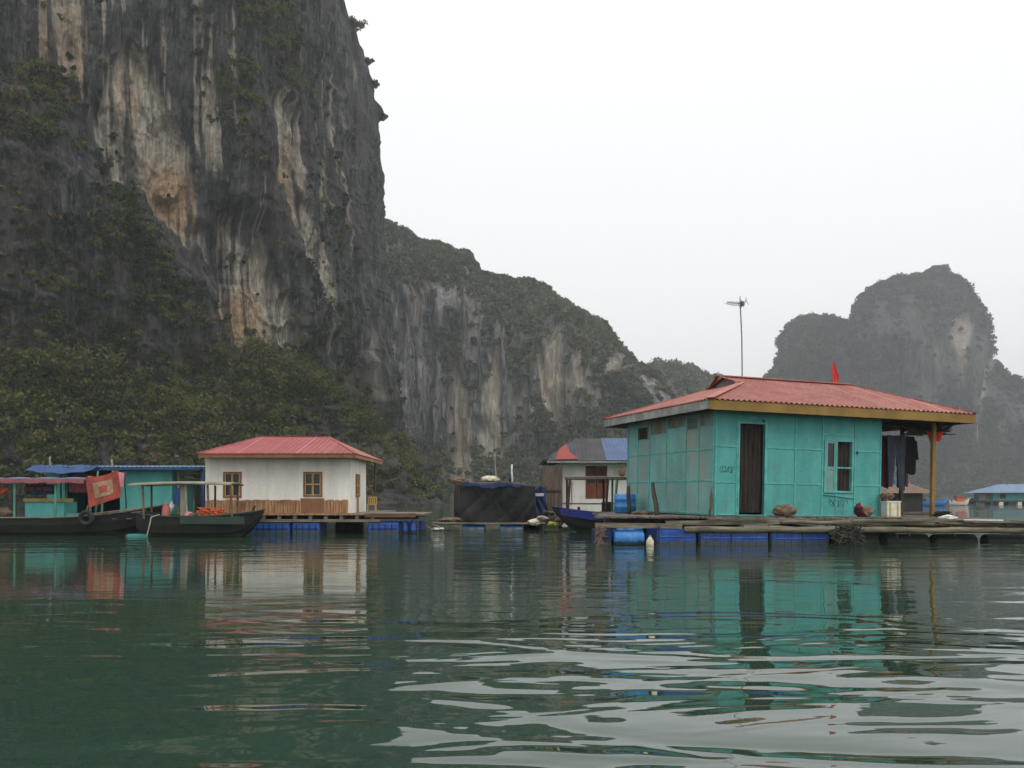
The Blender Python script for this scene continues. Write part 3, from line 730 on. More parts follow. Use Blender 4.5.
def hull(parent, L, W, zg, bow, stern, mat, band=None, x0=0, n=30, draft=-.12, name='hull'):
    """open wooden hull along +x: stern at x0, bow at x0+L; inside is hollow"""
    mb = MB(); rows = []
    for i in range(n+1):
        t = i/n; x = x0+L*t
        w = W/2*(min(1, .55+1.6*t) if t < .28 else 1)*(1 if t < .55 else math.cos((t-.55)/.45*math.pi/2)**.75)
        w = max(w, .025)
        sheer = zg + bow*max(0, (t-.5)/.5)**2.1 + stern*max(0, (.3-t)/.3)**2
        keel = draft + (sheer-draft-.06)*max(0, (t-.72)/.28)**2.2 + .15*max(0, (.12-t)/.12)
        rows.append((x, w, sheer, keel))
    prof = []
    for (x, w, s, k) in rows:
        out = [(x, -w*f, k+(s-k)*g) for f, g in ((1,1),(.97,.66),(.86,.33),(.5,.06),(0,0))]
        out += [(x, -p[1], p[2]) for p in out[-2::-1]]
        inn = [(x, p[1]*.93, p[2] if j in (0, 8) else p[2]+.05) for j, p in enumerate(out)]
        prof.append(out + inn[::-1])
    m = len(prof[0]); vs = [p for r_ in prof for p in r_]; fs = []
    for i in range(n):
        for j in range(m):
            a = i*m+j; b = i*m+(j+1) % m; fs.append((a, b, b+m, a+m))
    fs.append(tuple(range(m))); fs.append(tuple(n*m+j for j in range(m))[::-1])
    o = mb.add(vs, fs).build(name, M[mat], parent)
    g = MB()
    for sgn in (-1, 1):
        g.tube([(r_[0], sgn*(r_[1]+.012), r_[2]+.008) for r_ in rows], .028, 6)
    g.build('gunwale', M[band or mat], parent)
    f = MB(); f.add([(r_[0], sg*r_[1]*.80, draft+.30 if r_[3] < draft+.22 else r_[3]+.12) for r_ in rows[2:-3] for sg in (-1,1)],
                    [(2*i, 2*i+2, 2*i+3, 2*i+1) for i in range(len(rows[2:-3])-1)])
    f.build('floor_boards', M['darkwood'], parent)
    return rows

# ================================================================== TURQUOISE HOUSE (right)
HR = R(17.76); HO = (4.80, 20.2, .66)
gh = thing('floating_house', 'large turquoise panelled house with corrugated red hip roof and open veranda on the right raft', 'house', HO, (R(.4), R(.9), HR))
WT = 2.50
door = (.66, 1.36, .03, 2.22); win = (3.08, 3.95, .60, 1.93)
wall_x(0, 4.81, 0, WT, 0, .06, [door, win]).build('wall', M['teal'], gh)
mb = MB()
vent1 = (.80, 1.32, 2.13, 2.42); vent2 = (3.55, 4.08, 2.06, 2.32)
# side wall (runs back along y); built like wall_x and swapped
sw = wall_x(.062, 4.77, 0, WT, 0, .06, [vent1, vent2]); sw.v = [(y, x, z) for (x, y, z) in sw.v]; sw.f = [f[::-1] for f in sw.f]
sw.build('wall', M['teal_side'], gh, label='weathered side wall with bleached turquoise panels')
MB().box(0, 4.81, 4.772, 4.83, 0, WT).build('wall', M['teal'], gh)
MB().box(4.75, 4.81, .062, 4.77, 0, WT).build('wall', M['teal'], gh)
MB().box(.065, 4.745, .065, 4.765, .0, .02).build('floor', M['darkwood'], gh)
MB().box(.065, 4.745, .065, 4.765, 2.44, 2.46).build('ceiling', M['dark'], gh)  # unseen slab added to stop light entering the house from above
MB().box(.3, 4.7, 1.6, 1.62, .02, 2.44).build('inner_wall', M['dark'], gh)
bt = MB(); bw = .034
def vb(x, z0=.0, z1=WT): bt.box(x-bw/2, x+bw/2, -.018, -.001, z0, z1)
def hb_(z, x0, x1): bt.box(x0, x1, -.014, -.0015, z-bw/2, z+bw/2)
for x in (.02, .60, 1.42, 2.24, 3.03, 4.79): vb(x)
vb(4.00); vb(3.45, .0, .56)
for z in (.03, .80, 1.66):
    for a, b in ((.04,.583),(1.437,2.223),(2.257,3.013),(4.017,4.773)): hb_(z, a, b)
hb_(.03, 3.047, 3.983); hb_(2.05, 3.047, 3.983); hb_(2.36, .617, 1.403)
bt.beam((3.04,-.01,.56), (3.99,-.01,.47), .016, .05, (0,1,0))
bt.build('battens', M['batten'], gh)
bs = MB()
for b in (.05, .74, 1.38, 2.41, 3.39, 4.11, 4.74): bs.box(-.018, -.001, b-bw/2, b+bw/2, 0, WT)
ed = [.05, .74, 1.38, 2.41, 3.39, 4.11, 4.74]
for i in range(6):
    for z in (.05, .84, 1.60):
        bs.box(-.014, -.0015, ed[i]+bw/2, ed[i+1]-bw/2, z-bw/2, z+bw/2)
bs.build('battens', M['batten'], gh, label='bleached turquoise battens of the side wall')
# bare stained boards under the side eave
for (a, b, z0, z1) in ((.12,.70,2.16,2.49),(1.42,2.36,2.22,2.48),(2.45,3.34,2.12,2.48),(3.43,3.53,2.0,2.45)):
    MB().box(-.008, -.002, a, b, z0, z1).build('stained_board', M['stain'], gh)
for (a, b, z0, z1) in (vent1, vent2):
    v = MB()
    for i in range(7):
        z = z0+(z1-z0)*(i+.5)/7; v.beam((.02, a, z), (.02, b, z), .05, .012, (.5,0,1))
    v.box(-.016, .05, a-.03, a, z0-.03, z1+.03); v.box(-.016, .05, b, b+.03, z0-.03, z1+.03)
    v.box(-.016, .05, a, b, z0-.03, z0); v.box(-.016, .05, a, b, z1, z1+.03)
    v.build('vent', M['darkwood' if a > 3 else 'teal_side'], gh)
# door opening
df = MB(); df.box(.62, .66, -.03, .07, 0, 2.26); df.box(1.36, 1.40, -.03, .07, 0, 2.26); df.box(.66, 1.36, -.03, .07, 2.22, 2.26)
fr = df.build('door_frame', M['batten'], gh)
cloth(lambda u, v: (.675+.67*u, .10+.022*math.sin(u*34)+.01*math.sin(v*5+u*9), .08+2.12*v), 60, 10).build('curtain', M['curtain'], fr)
# window: glazed leaf with a lower turquoise panel, open half with curtain
wf = MB(); x0, x1, z0, z1 = win
wf.box(x0, x0+.05, -.03, .07, z0, z1); wf.box(x1-.05, x1, -.03, .07, z0, z1); wf.box(x0+.05, x1-.05, -.03, .07, z1-.05, z1); wf.box(x0+.05, x1-.05, -.03, .07, z0, z0+.05)
xm = 3.44; wf.box(xm-.022, xm+.022, -.028, .068, z0+.05, z1-.05); wf.box(xm+.022, x1-.05, -.012, .01, 1.21, 1.245)
wn = wf.build('window', M['batten'], gh)
lf = MB(); lf.box(x0+.05, x0+.10, -.02, .02, z0+.05, z1-.05); lf.box(xm-.07, xm-.022, -.02, .02, z0+.05, z1-.05)
lf.box(x0+.10, xm-.07, -.02, .02, z0+.05, z0+.11); lf.box(x0+.10, xm-.07, -.02, .02, 1.17, 1.25); lf.box(x0+.10, xm-.07, -.02, .02, z1-.1, z1-.05)
lf.box(x0+.10, xm-.07, -.008, .008, z0+.11, 1.17)
lf.build('shutter', M['teal_side'], wn)
MB().box(x0+.10, xm-.07, .0, .006, 1.25, z1-.10).build('pane', M['pane'], wn)
cloth(lambda u, v: (xm+.03+(x1-xm-.09)*u, .09+.016*math.sin(u*24), z0+.06+(z1-z0-.12)*v), 40, 6).build('curtain', M['curtain'], wn)
# scribbled black paint on the panels
def scrib(x0, z0, w, h, seed, n=4):
    rr = random.Random(seed); mb = MB()
    for i in range(n):
        cx_ = x0+w*(i+.5)/n; pts = []
        a0 = rr.uniform(0,6); tw = rr.uniform(.7,1.5)
        for k in range(12):
            t = k/11; pts.append((cx_+w/n*.55*math.cos(a0+t*5*tw), -.0045, z0+h*.5+h*.5*math.sin(a0+t*6)*(.6+.4*t)))
        mb.tube(pts, .006, 4)
    return mb
scrib(.14, 1.02, .38, .17, 3, 5).build('scribble', M['scribble'], gh)
scrib(3.25, .24, .55, .22, 8, 4).build('scribble', M['scribble'], gh)
MB().blob((1.32,-.01,2.31),(.035,.02,.035)).build('hook', M['scribble'], gh); MB().blob((4.07,-.012,1.62),(.03,.02,.04)).build('hook', M['scribble'], gh)
# roof
eA, eB, fA, fB, ez = -.43, 7.42, -.45, 5.62, 2.72
kf = (3.70-2.72)/2.85
def top_front(t):
    if t < 2.05: return t*.985
    if t < 6.23: return 2.85
    return max(.01, (7.85-t)*2.85/1.62)
rf = slope((eA, fA, 0), (1,0,0), (0,1,0), 7.85, ez, kf, top_front).build('roof', M['redroof'], gh)
slope((eB, fB, 0), (-1,0,0), (0,-1,0), 7.85, ez, (3.70-2.72)/3.22, lambda t: (t*3.22/1.62 if t < 1.62 else 3.22) if t < 5.80 else (7.85-t)*.985).build('roof', M['redroof'], gh)
slope((eA, fB, 0), (0,-1,0), (1,0,0), 6.07, ez, (3.46-2.72)/2.18, lambda t: min(2.18, t*2.18/2.45, (6.07-t)*2.18/2.15)).build('roof', M['redroof_side'], gh)
slope((eB, fA, 0), (0,1,0), (-1,0,0), 6.07, ez, (3.70-2.72)/1.62, lambda t: min(t*1.62/2.85, (6.07-t)*1.62/3.22)).build('roof', M['redroof_side'], gh)
gb = MB(); gb.prism([(1.74,1.74,3.44),(1.74,3.13,3.44),(1.74,2.42,3.68)], (.03,0,0)); gb.build('gable_board', M['greyboard'], gh)
cp = MB()
cp.beam((eA-.02, fA-.02, ez+.015), (1.80, 1.74, 3.475), .20, .02); cp.beam((1.42, 2.40, 3.715), (5.85, 2.40, 3.72), .22, .03)
cp.beam((5.80, 2.40, 3.71), (eB, fA, ez+.02), .16, .02); cp.beam((5.80, 2.40, 3.71), (eB, fB, ez+.02), .16, .02); cp.beam((eA, fB, ez+.015), (1.80, 3.15, 3.475), .20, .02)
cp.beam((1.50, 2.38, 3.71), (1.72, 1.66, 3.475), .10, .025); cp.beam((1.50, 2.42, 3.71), (1.72, 3.2, 3.475), .10, .025)
cp.build('ridge_cap', M['redcap'], rf)
MB().box(eA+.02, eB-.02, fA+.02, fA+.05, 2.47, 2.695).build('fascia', M['yellow'], gh)
MB().box(eA+.02, eA+.05, fA+.052, fB-.02, 2.49, 2.695).build('fascia', M['greyboard'], gh, label='grey weathered fascia board along the side eave')
MB().box(eB-.05, eB-.02, fA+.052, fB-.02, 2.47, 2.695).build('fascia', M['yellow'], gh)
MB().box(eA+.052, eB-.052, fB-.05, fB-.02, 2.47, 2.695).build('fascia', M['greyboard'], gh)
ra = MB()
for i in range(12):
    x = .1+i*.63; ra.box(x, x+.05, fA+.055, fB-.055, 2.56, 2.63)
for y in (.0, 1.2, 2.4, 4.77): ra.box(4.82, eB-.06, y+.01, y+.07, 2.48, 2.555)
ra.build('rafters', M['darkwood'], gh)
def post(x, y, r=.05, mat='yellow', z1=2.47): return bevel(MB().box(x-r, x+r, y-r, y+r, 0, z1).build('post', M[mat], gh), .008, 1)
post(6.5, .04, .05); post(6.60, 1.25, .045, 'brownwood'); post(7.2, 4.7, .05)

# things on and around the turquoise house
def H2W(x, y, z):
    return Matrix.Translation(HO) @ Euler((R(.4), R(.9), HR)).to_matrix().to_4x4() @ Vector((x, y, z))
def onhouse(name, label, cat, p, group=None):
    return thing(name, label, cat, tuple(H2W(*p)), (0, R(.9), HR), group)
an = onhouse('tv_antenna', 'tall thin TV antenna mast standing on the ridge of the turquoise house', 'antenna', (2.25, 2.40, 3.70))
MB().tube([(0,0,.0), (-.03,0,1.1), (-.10,0,2.12)], .017, 6).build('mast', M['metal'], an)
bm = MB(); bm.tube([(-.50,.0,2.02),(.0,0,2.03)], .010, 5)
for i, xx in enumerate((-.48,-.40,-.31,-.22,-.13)): bm.tube([(xx,-.16-.02*i,2.022),(xx,.16+.02*i,2.022)], .006, 4); bm.tube([(xx,0,1.97),(xx,0,2.07)], .006, 4)
bm.tube([(-.48,0,1.965),(-.02,0,1.955)], .006, 4)
bm.build('boom', M['metal'], an)
rx = MB()
for s in (-1,1):
    rx.tube([(-.02,s*.05,1.93),(.02,s*.12,2.16)], .009, 5); rx.tube([(-.06,s*.20,2.10),(.04,s*.20,1.96)], .008, 4)
rx.box(-.06,.0,-.05,.05,1.97,2.09); rx.tube([(-.10,0,2.1),(-.10,0,2.22)],.012,5)
rx.build('reflector', M['metal'], an)
fl = onhouse('flag', 'small red flag drooping from a stick on the ridge of the turquoise house', 'flag', (5.22, 2.40, 3.72))
MB().tube([(0,0,0),(-.03,0,.66)], .010, 5).build('pole', M['greyboard'], fl)
cloth(lambda u, v: (-.04+.25*u*(1-v)**.6*(.8+.2*math.sin(v*5)) + .01*math.sin(v*9), .05*math.sin(u*9+v*2)*(1-v)**.5, .05+.60*v), 14, 12, (0,.006,0)).build('banner', M['redcloth'], fl)

tag(MB().tube([tuple(H2W(4.86, .82, 2.22)), tuple(H2W(5.9, .82, 2.17)), tuple(H2W(7.1, .82, 2.23))], .006, 5).build('clothes_line', M['rope']), 'thin clothes line stretched under the veranda roof', 'clothes line')
def garment(kind, a, w, z0, mat, label, yoff=0, seed=0, z1=2.17):
    t = onhouse(kind, label, 'clothes', (a, .80+yoff, 0), 'clothes drying on the veranda line')
    h = z1-z0; rr = random.Random(seed); p1, p2 = rr.uniform(0,6), rr.uniform(0,6)
    if kind == 'trousers':
        cloth(lambda u, v: (w*(u-.5)*(1.0-.04*(1-v)), .018*math.sin(u*17+p1), z1-h*.36+h*.36*v), 22, 6, (0,.03,0)).build('waist', M[mat], t)
        for s, dx in ((-1,-.02),(1,.06)):
            cloth(lambda u, v: (s*w*.25+dx*(1-v)+w*.46*(u-.5)*(.55+.45*v), .02*math.sin(u*9+p2+s), z0+(.10 if s<0 else 0)+(h*.64-(.10 if s<0 else 0))*v-.002), 12, 12, (0,.035,0)).build('leg', M[mat], t)
    else:
        cloth(lambda u, v: (w*(u-.5)*(1-.28*sst(v,.75,1)), .025*math.sin(u*20+p1)*(1-.4*v), z0+h*v+.03*math.sin(u*6+p2)*(1-v)), 24, 14, (0,.03,0)).build('body', M[mat], t)
        for s in (-1,1):
            cloth(lambda u, v: (s*(w*.40+w*.17*(1-v)) + w*.22*(u-.5), .02*math.sin(u*9+s), z1-.10-h*.52*(1-v)), 8, 8, (0,.03,0)).build('sleeve', M[mat], t)
    return t
def sst(v, a, b):
    t = min(1, max(0, (v-a)/(b-a))); return t*t*(3-2*t)
garment('jacket', 5.68, .40, .78, 'maroon', 'dark maroon jacket hanging nearest the turquoise wall', .10, 1)
garment('trousers', 5.98, .60, .70, 'denim', 'grey denim trousers hanging on the veranda line', -.05, 2)
garment('shirt', 6.30, .34, .80, 'plum', 'plum coloured shirt between grey trousers and black coat', .05, 3)
garment('coat', 6.48, .40, 1.16, 'blackcl', 'short black coat hanging rightmost on the veranda line', 0, 4)
tg = tangle(tuple(H2W(6.70, .45, 2.34)), (.60,.35,.17), 90, .012, 5); tag(tg.build('fishing_net', M['rope']), 'dark bundle of nets and sticks stuffed under the veranda eave', 'net')
rp_ = onhouse('red_rag', 'small bright red cloth hanging beside the yellow veranda post', 'cloth', (6.62, .12, 1.95))
cloth(lambda u, v: (.52*(u-.5)*(.5+.5*v), .04*math.sin(u*11), .30*v+.08*math.sin(u*9)*(1-v)), 10, 6).build('folds', M['redcloth'], rp_)

# raft under the turquoise house
RO = (1.95, 19.35, 0); RR = R(4.5)
raft = thing('floating_raft', 'long raft of grey boards, poles and blue floats carrying the turquoise house', 'raft', RO, (0,0,RR))
def W2R(x, y):
    p = Matrix.Rotation(-RR, 3, 'Z') @ Vector((x-RO[0], y-RO[1], 0)); return p.x, p.y
rr = random.Random(4)
dk = MB(); x = .1
while x < 9.4:
    w_ = rr.uniform(.16,.26); f0 = rr.uniform(-.02,.18) + (.35 if x < .9 else 0); z = rr.uniform(0,.014)
    zt = .652 - max(0, x-3)*.010
    dk.box(x, x+w_-.012, .18+f0, min(8.1, x/.2+.6)+rr.uniform(-.1,.1), zt-.045+z-.014, zt+z-.014); x += w_
dk.build('deck_boards', M['deck'], raft)
for (x0, z0, x1, z1, y, r, m_) in ((-.05,.455,1.95,.43,.02,.055,'deckx'), (1.6,.50,4.6,.52,.10,.05,'deckx'), (4.3,.52,8.0,.47,.02,.05,'log'), (7.4,.47,11.3,.43,.10,.06,'log'),
                             (2.0,.355,6.2,.34,-.06,.075,'log'), (5.8,.335,11.4,.30,-.03,.072,'log'), (2.6,.585,6.4,.56,.22,.035,'deck'), (6.1,.53,9.4,.535,.16,.045,'log')):
    if m_ == 'deckx':
        MB().beam((x0,y,z0),(x1,y,z1), r*2, r*2.0).build('beam', M[m_], raft)
    else:
        pts = [(x0+(x1-x0)*t/8, y+.015*math.sin(t*1.7+x0), z0+(z1-z0)*t/8+.010*math.sin(t*2.1+x0*3)) for t in range(9)]
        MB().tube(pts, [r*(1+.07*math.sin(i*2.3+x1)) for i in range(9)], 9).build('log', M[m_], raft, True)
for y in (2.2, 4.4, 6.8): MB().box(y*.22+.1, 9.4, y, y+.14, .44, .585).build('beam', M['deckx'], raft)
for x in (.35, 1.8, 3.3, 5.0, 6.6, 8.2, 9.2, 10.4, 11.1): MB().box(x, x+.11, -.02, (min(7.8, x/.2) if x < 9.3 else 1.2), .40 - max(0,x-3)*.012, .455 - max(0,x-3)*.012).build('crossbeam', M['darkwood'], raft)
# floats
def fbox(x0, x1, y0, y1, z1, mat, z0=-.22, w=.05, **kw):
    mb = MB(); nx_, nz_ = 14, 8; rq = random.Random(int(x0*100))
    def wr(p): return p
    mb.box(x0, x1, y0, y1, z0, z1); xx = x0+.13
    while xx < x1-.12: mb.box(xx, xx+.035, y0-.012, y0+.1, z0+.03, z1-.05); xx += .17
    mb.box(x0+.06, x1-.06, y0-.016, y0+.1, z1-.20, z1-.165)
    o = mb.build('float', M[mat], raft, **kw); return bevel(o, .012, 2)
fbox(1.36, 2.28, -.02, 1.0, .375, 'bluefloat'); fbox(2.38, 3.98, -.03, 1.0, .335, 'bluefloat'); fbox(4.06, 5.42, -.02, 1.0, .315, 'bluefloat')
fbox(-.02, .32, .0, .7, .36, 'bluedark')
o = barrel_mesh(.70, .235); o.v = [(x+.38, y+.18, z+.145) for x, y, z in o.v]; o.build('float', M['bluelight'], raft, True, label='light blue barrel float lying sideways')
for x in (5.75, 7.0, 8.2, 9.5, 10.6):  # drum row added, its near-black colour stands in for shade beneath the raft
    b = barrel_mesh(1.05 if x < 10.5 else .8, .19, 12); b.v = [(p+x, q+.42, s_+.02) for p, q, s_ in b.v]; b.build('float', M['hull'], raft, True, label='drum float coloured near black to imitate shade under the raft')
for i, (x, y, zz_, L_) in enumerate(((6.3,1.9,-.05,.8),(7.6,1.8,-.05,.5),(1.0,3.2,.05,.9),(3.4,3.2,.05,.9),(5.6,3.2,.05,.9),(7.8,3.2,.05,.9),(2.2,6.6,.05,.9),(4.8,6.6,.05,.9))):
    b = barrel_mesh(L_, .21, 14); b.v = [(p+x, q+y, r_+zz_) for p, q, r_ in b.v]; b.build('float', M['bluedark'], raft, True)
for x in (1.40, 2.34, 3.1, 4.02, 4.8, 5.4): lash(raft, x, -.05, .2, .02, .42)
p_ = W2R(X_(650,19.3), 19.3)
jug = thing('plastic_jug', 'pale yellowed plastic jug floating between blue barrel and blue float', 'jug', (X_(650,19.25), 19.25, 0))
MB().tube([(0,0,-.08),(0,0,.10),(0,0,.16),(0,0,.20)], [.085,.09,.05,.028], 12).build('body', M['cream'], jug, True); MB().tube([(0,0,.20),(0,0,.235)], .03, 10).build('cap', M['ropepale'], jug)
tag(tangle((X_(848,19.15), 19.15, .26), (.42,.12,.26), 90, .012, 12).build('rope_heap', M['rope']), 'dark tangled rope heap drooping off the raft edge below the window', 'rope')
tag(tangle((X_(601,19.1), 19.1, .22), (.15,.1,.28), 30, .010, 13).build('rope_heap', M['rags']), 'brown frayed rope tangled on the left corner of the raft', 'rope')
def DK(px, Y, z=.655): return (X_(px, Y), Y, z)
def stick(name, label, p, q, r, mat, cat='pole', n=7):
    p = Vector(p); q = Vector(q); mid = p.lerp(q, .5)
    return tag(MB().tube([p, p.lerp(q,.3)+Vector((.012,0,0)), p.lerp(q,.7)-Vector((.012,0,0)), q], [r, r*1.05, r*.95, r*.8], n).build(name, M[mat], None, True), label, cat)
stick('mooring_post', 'short dark brown post by the far left corner of the turquoise house', (X_(629,22.4),22.4,.60), (X_(628.5,22.4),22.4,1.40), .055, 'darkwood')
stick('wooden_plank', 'narrow black board leaning on the weathered turquoise side wall', (X_(657,21.3),21.3,.64), (X_(653,22.2),22.25,1.46), .058, 'darkwood', 'board')
stick('wooden_plank', 'thin reddish stick standing at the near corner of the turquoise house', (X_(709,20.15),20.15,.64), (X_(712,20.35),20.3,1.35), .03, 'rust', 'board')
heap('rag_heap', M['rags'], (X_(782,20.2), 20.2, .70), (.26,.18,.20), 5, label='brown rag heap on deck boards between door and window', category='rags')
heap('rag_heap', M['rags'], (X_(640,21.9), 21.9, .66), (.25,.16,.10), 7, label='low brown heap of scraps beside the side wall', category='rags')
rg = thing('clothes_bundle', 'bundle of maroon and tan clothes dropped below the window', 'clothes', DK(863, 20.9, .62))
heap('cloth_heap', M['rags'], (.06,0,.10), (.24,.16,.15), 9, rg, 4); heap('cloth_heap', M['maroon'], (-.12,-.04,.13), (.16,.13,.17), 10, rg, 3)
MB().tube([(.05,-.15,.02),(-.05,-.1,.2),(-.08,0,.36)], .03, 6).build('stick', M['planks'], rg)
wbx = thing('foam_box', 'white foam box with two yellow straps beside the veranda post', 'box', (X_(889,21.55), 21.45, .60), (0,0,.1))
bevel(MB().box(-.18,.18,-.15,.15,0,.36).build('box', M['foam'], wbx), .015); MB().box(-.19,.19,-.16,.16,.362,.40).build('lid', M['foam'], wbx)
for s in (-.10,.10): MB().box(s-.018,s+.018,-.17,-.153,.0,.36).build('strap', M['strap'], wbx)
heap('rag_heap', M['rags'], (X_(886,21.5), 21.5, 1.08), (.17,.13,.12), 17, label='brown cloth bundle on top of the white foam box', category='rags')
tag(tangle((X_(942,20.9), 20.9, .68), (.22,.15,.07), 40, .011, 23).build('fishing_net', M['blackcl']), 'small black net tangle on deck right of the yellow post', 'net')
heap('crumpled_sack', M['foam'], (X_(946,20.3), 20.3, .58), (.24,.15,.07), 25, label='crumpled white sack on poles right of the yellow post', category='sack')
for i, (pa, pb, z, y, m_, lab) in enumerate(((955,1003,.545,20.2,'foam','long pale plank lying flat on raft poles at right'), (985,1030,.535,20.45,'deckx','tan plank lying at the far right raft end'), (900,935,.575,20.1,'deckx','short grey plank on deck edge below the yellow post'))):
    tag(MB().beam((X_(pa,y),y,z+.02),(X_(pb,y),y+.1,z), .22, .03).build('loose_plank', M[m_]), lab, 'plank')
rr = random.Random(77)
for k_ in range(16):
    x_ = rr.uniform(1.2, 10.6); L_ = rr.uniform(.7, 1.9); a_ = rr.uniform(-.12, .12); z_ = .575-.012*max(0, x_-3)+rr.uniform(-.02,.02)
    p0 = Vector((x_, rr.uniform(-.02,.14), z_)); p1 = p0 + Vector((L_, a_*.5, rr.uniform(-.05,.03)))
    MB().beam(p0, p1, rr.uniform(.05,.14), .028).build('loose_board', M[rr.choice(['deckx','deck','darkwood','log'])], raft)
for k_ in range(7):
    x_ = rr.uniform(6.0, 10.8); MB().tube([(x_,.05,.50),(x_+.08,-.05,.36),(x_+rr.uniform(-.1,.2),-.07,rr.uniform(.05,.2))], .014, 5).build('lashing', M['rope'], raft)
drum = thing('plastic_drum', 'bright blue plastic drum standing behind the dark mooring post', 'drum', (X_(625,23.6), 23.6, .655))
MB().tube([(0,0,0),(0,0,.02),(0,0,.16),(0,0,.18),(0,0,.2),(0,0,.36),(0,0,.38),(0,0,.40),(0,0,.50),(0,0,.53)], [.27,.30,.30,.315,.30,.30,.315,.30,.30,.25], 24).build('body', M['bluelight'], drum, True)
MB().tube([(.1,0,.53),(.1,0,.56)], .05, 10).build('cap', M['foam'], drum)

# ================================================================== WHITE HOUSE (left)
WO = (-9.48, 26.0, .61)
wh = thing('floating_house', 'long white house with plain pink-red hip roof and orange plank skirt', 'house', WO)
wall_x(.10, 4.56, 0, 1.80, 0, .06, [(.65,1.21,.47,1.26),(3.10,3.68,.50,1.26)]).build('wall', M['white'], wh)
sw = wall_x(.062, 2.6, 0, 1.80, 4.50, 4.56, [(.72,1.38,.50,1.22)]); sw.v = [(y, x, z) for (x, y, z) in sw.v]; sw.f = [f[::-1] for f in sw.f]
sw.build('wall', M['white'], wh)
MB().box(.10, 4.56, 2.602, 2.66, 0, 1.8).build('wall', M['white'], wh); MB().box(.10, .16, .062, 2.6, 0, 1.8).build('wall', M['white'], wh)
window(wh, .65, 1.21, 0, .47, 1.26); window(wh, 3.10, 3.68, 0, .50, 1.26)
w3 = window(wh, 0, .66, 0, .50, 1.22); w3.location = (4.56, .72, 0); w3.rotation_euler = (0,0,R(90))
MB().box(3.02, 3.74, -.035, -.012, .0, .45).build('panel', M['windowwood'], wh, label='reddish board patch under the right front window')
MB().box(4.562, 4.575, .9, 1.25, .0, .48).build('panel', M['planks'], wh)
rr = random.Random(8)
for xa, xb in ((.12, 3.0), (3.76, 4.46)):
    pk_ = MB(); x = xa
    while x < xb-.03:
        w_ = min(rr.uniform(.07,.12), xb-x); pk_.box(x, x+w_-.010, -.03-rr.uniform(0,.012), -.006, .0, .40+rr.uniform(-.015,.015)); x += w_
    pk_.box(xa, xb, -.0055, -.001, .02, .38)
    pk_.build('plank_skirt', M['planks'], wh)
ez = 1.80
def top_w(t, L=4.74): return 2.75*min(1, t/1.08, (L-t)/1.4)
s1 = slope((.06,-.55,0),(1,0,0),(0,1,0), 4.74, ez, .69/2.75, top_w, .16, .006).build('roof', M['redroof2'], wh)
slope((4.80,5.0,0),(-1,0,0),(0,-1,0), 4.74, ez, .69/2.80, lambda t: 2.80*min(1, t/1.4, (4.74-t)/1.08), .16, .006).build('roof', M['redroof2'], wh)
slope((4.80,-.55,0),(0,1,0),(-1,0,0), 5.55, ez, .69/1.4, lambda t: 1.4*min(1, t/2.75, (5.55-t)/2.80), .16, .006).build('roof', M['redroof_side'], wh)
slope((.06,5.0,0),(0,-1,0),(1,0,0), 5.55, ez, .69/1.08, lambda t: 1.08*min(1, t/2.80, (5.55-t)/2.75), .16, .006).build('roof', M['redroof_side'], wh)
cp = MB(); cp.beam((1.12,2.2,2.50),(3.42,2.2,2.50),.14,.02)
for a, b in (((4.80,-.55,ez+.012),(3.40,2.2,2.49)), ((.06,-.55,ez+.012),(1.14,2.2,2.49)), ((4.80,5.0,ez+.012),(3.40,2.2,2.49))): cp.beam(a, b, .09, .014)
cp.build('ridge_cap', M['redroof2'], s1)
fa = MB(); fa.box(.08,4.78,-.53,-.505,ez-.13,ez-.014); fa.build('fascia', M['windowwood'], wh)
fa = MB(); fa.box(4.755,4.78,-.50,4.98,ez-.13,ez-.014); fa.build('fascia', M['planks'], wh)
MB().box(.0,4.74,-.49,4.96,ez-.06,ez-.045).build('ceiling', M['brownwood'], wh)
for x, y in ((4.60,4.3),(3.2,4.8),(.2,4.8)): MB().tube([(x,y,-.1),(x,y,ez-.07)], .03, 7).build('post', M['brownwood'], wh)
# its raft
wr_ = thing('floating_raft', 'plank raft with blue box floats carrying the white house', 'raft', (-9.9, 25.15, 0))
dk = MB(); x = 0
while x < 7.1:
    w_ = rr.uniform(.14,.22); dk.box(x, x+w_-.01, rr.uniform(-.02,.04), 6.3 if x < 5.6 else 3.0, .555, .605+rr.uniform(-.004,.004)); x += w_
dk.build('deck_boards', M['deckx'], wr_)
MB().box(5.55, 7.05, -.06, -.03, .50, .615).build('edge_board', M['rust'], wr_)
MB().box(0, 5.5, -.06, -.03, .565, .62).build('edge_board', M['planks'], wr_)
MB().box(.0, 6.0, -.02, .08, .36, .44).build('beam', M['deckx'], wr_)
st_ = MB()
for i in range(13): st_.box(.2+i*.46, .30+i*.46, -.01, .2, .44, .553)
st_.build('stubs', M['deckx'], wr_)
MB().box(0, 6.9, 1.9, 2.0, .40, .553).build('beam', M['darkwood'], wr_); MB().box(0, 6.9, 4.1, 4.2, .40, .553).build('beam', M['darkwood'], wr_)
for (a, b) in ((246,290),(292,320),(368,399)):
    xa, xb = X_(a,25.2)+9.9, X_(b,25.2)+9.9
    rbox('float', M['bluefloat'], xa, xb, .02, 1.0, -.2, .35, wr_, .05)
    rb_ = MB(); q_ = xa+.12
    while q_ < xb-.1: rb_.box(q_, q_+.03, .006, .03, -.1, .30); q_ += .19
    rb_.box(xa+.05, xb-.05, .002, .03, .14, .17); rb_.build('lashing', M['bluedark'], wr_)
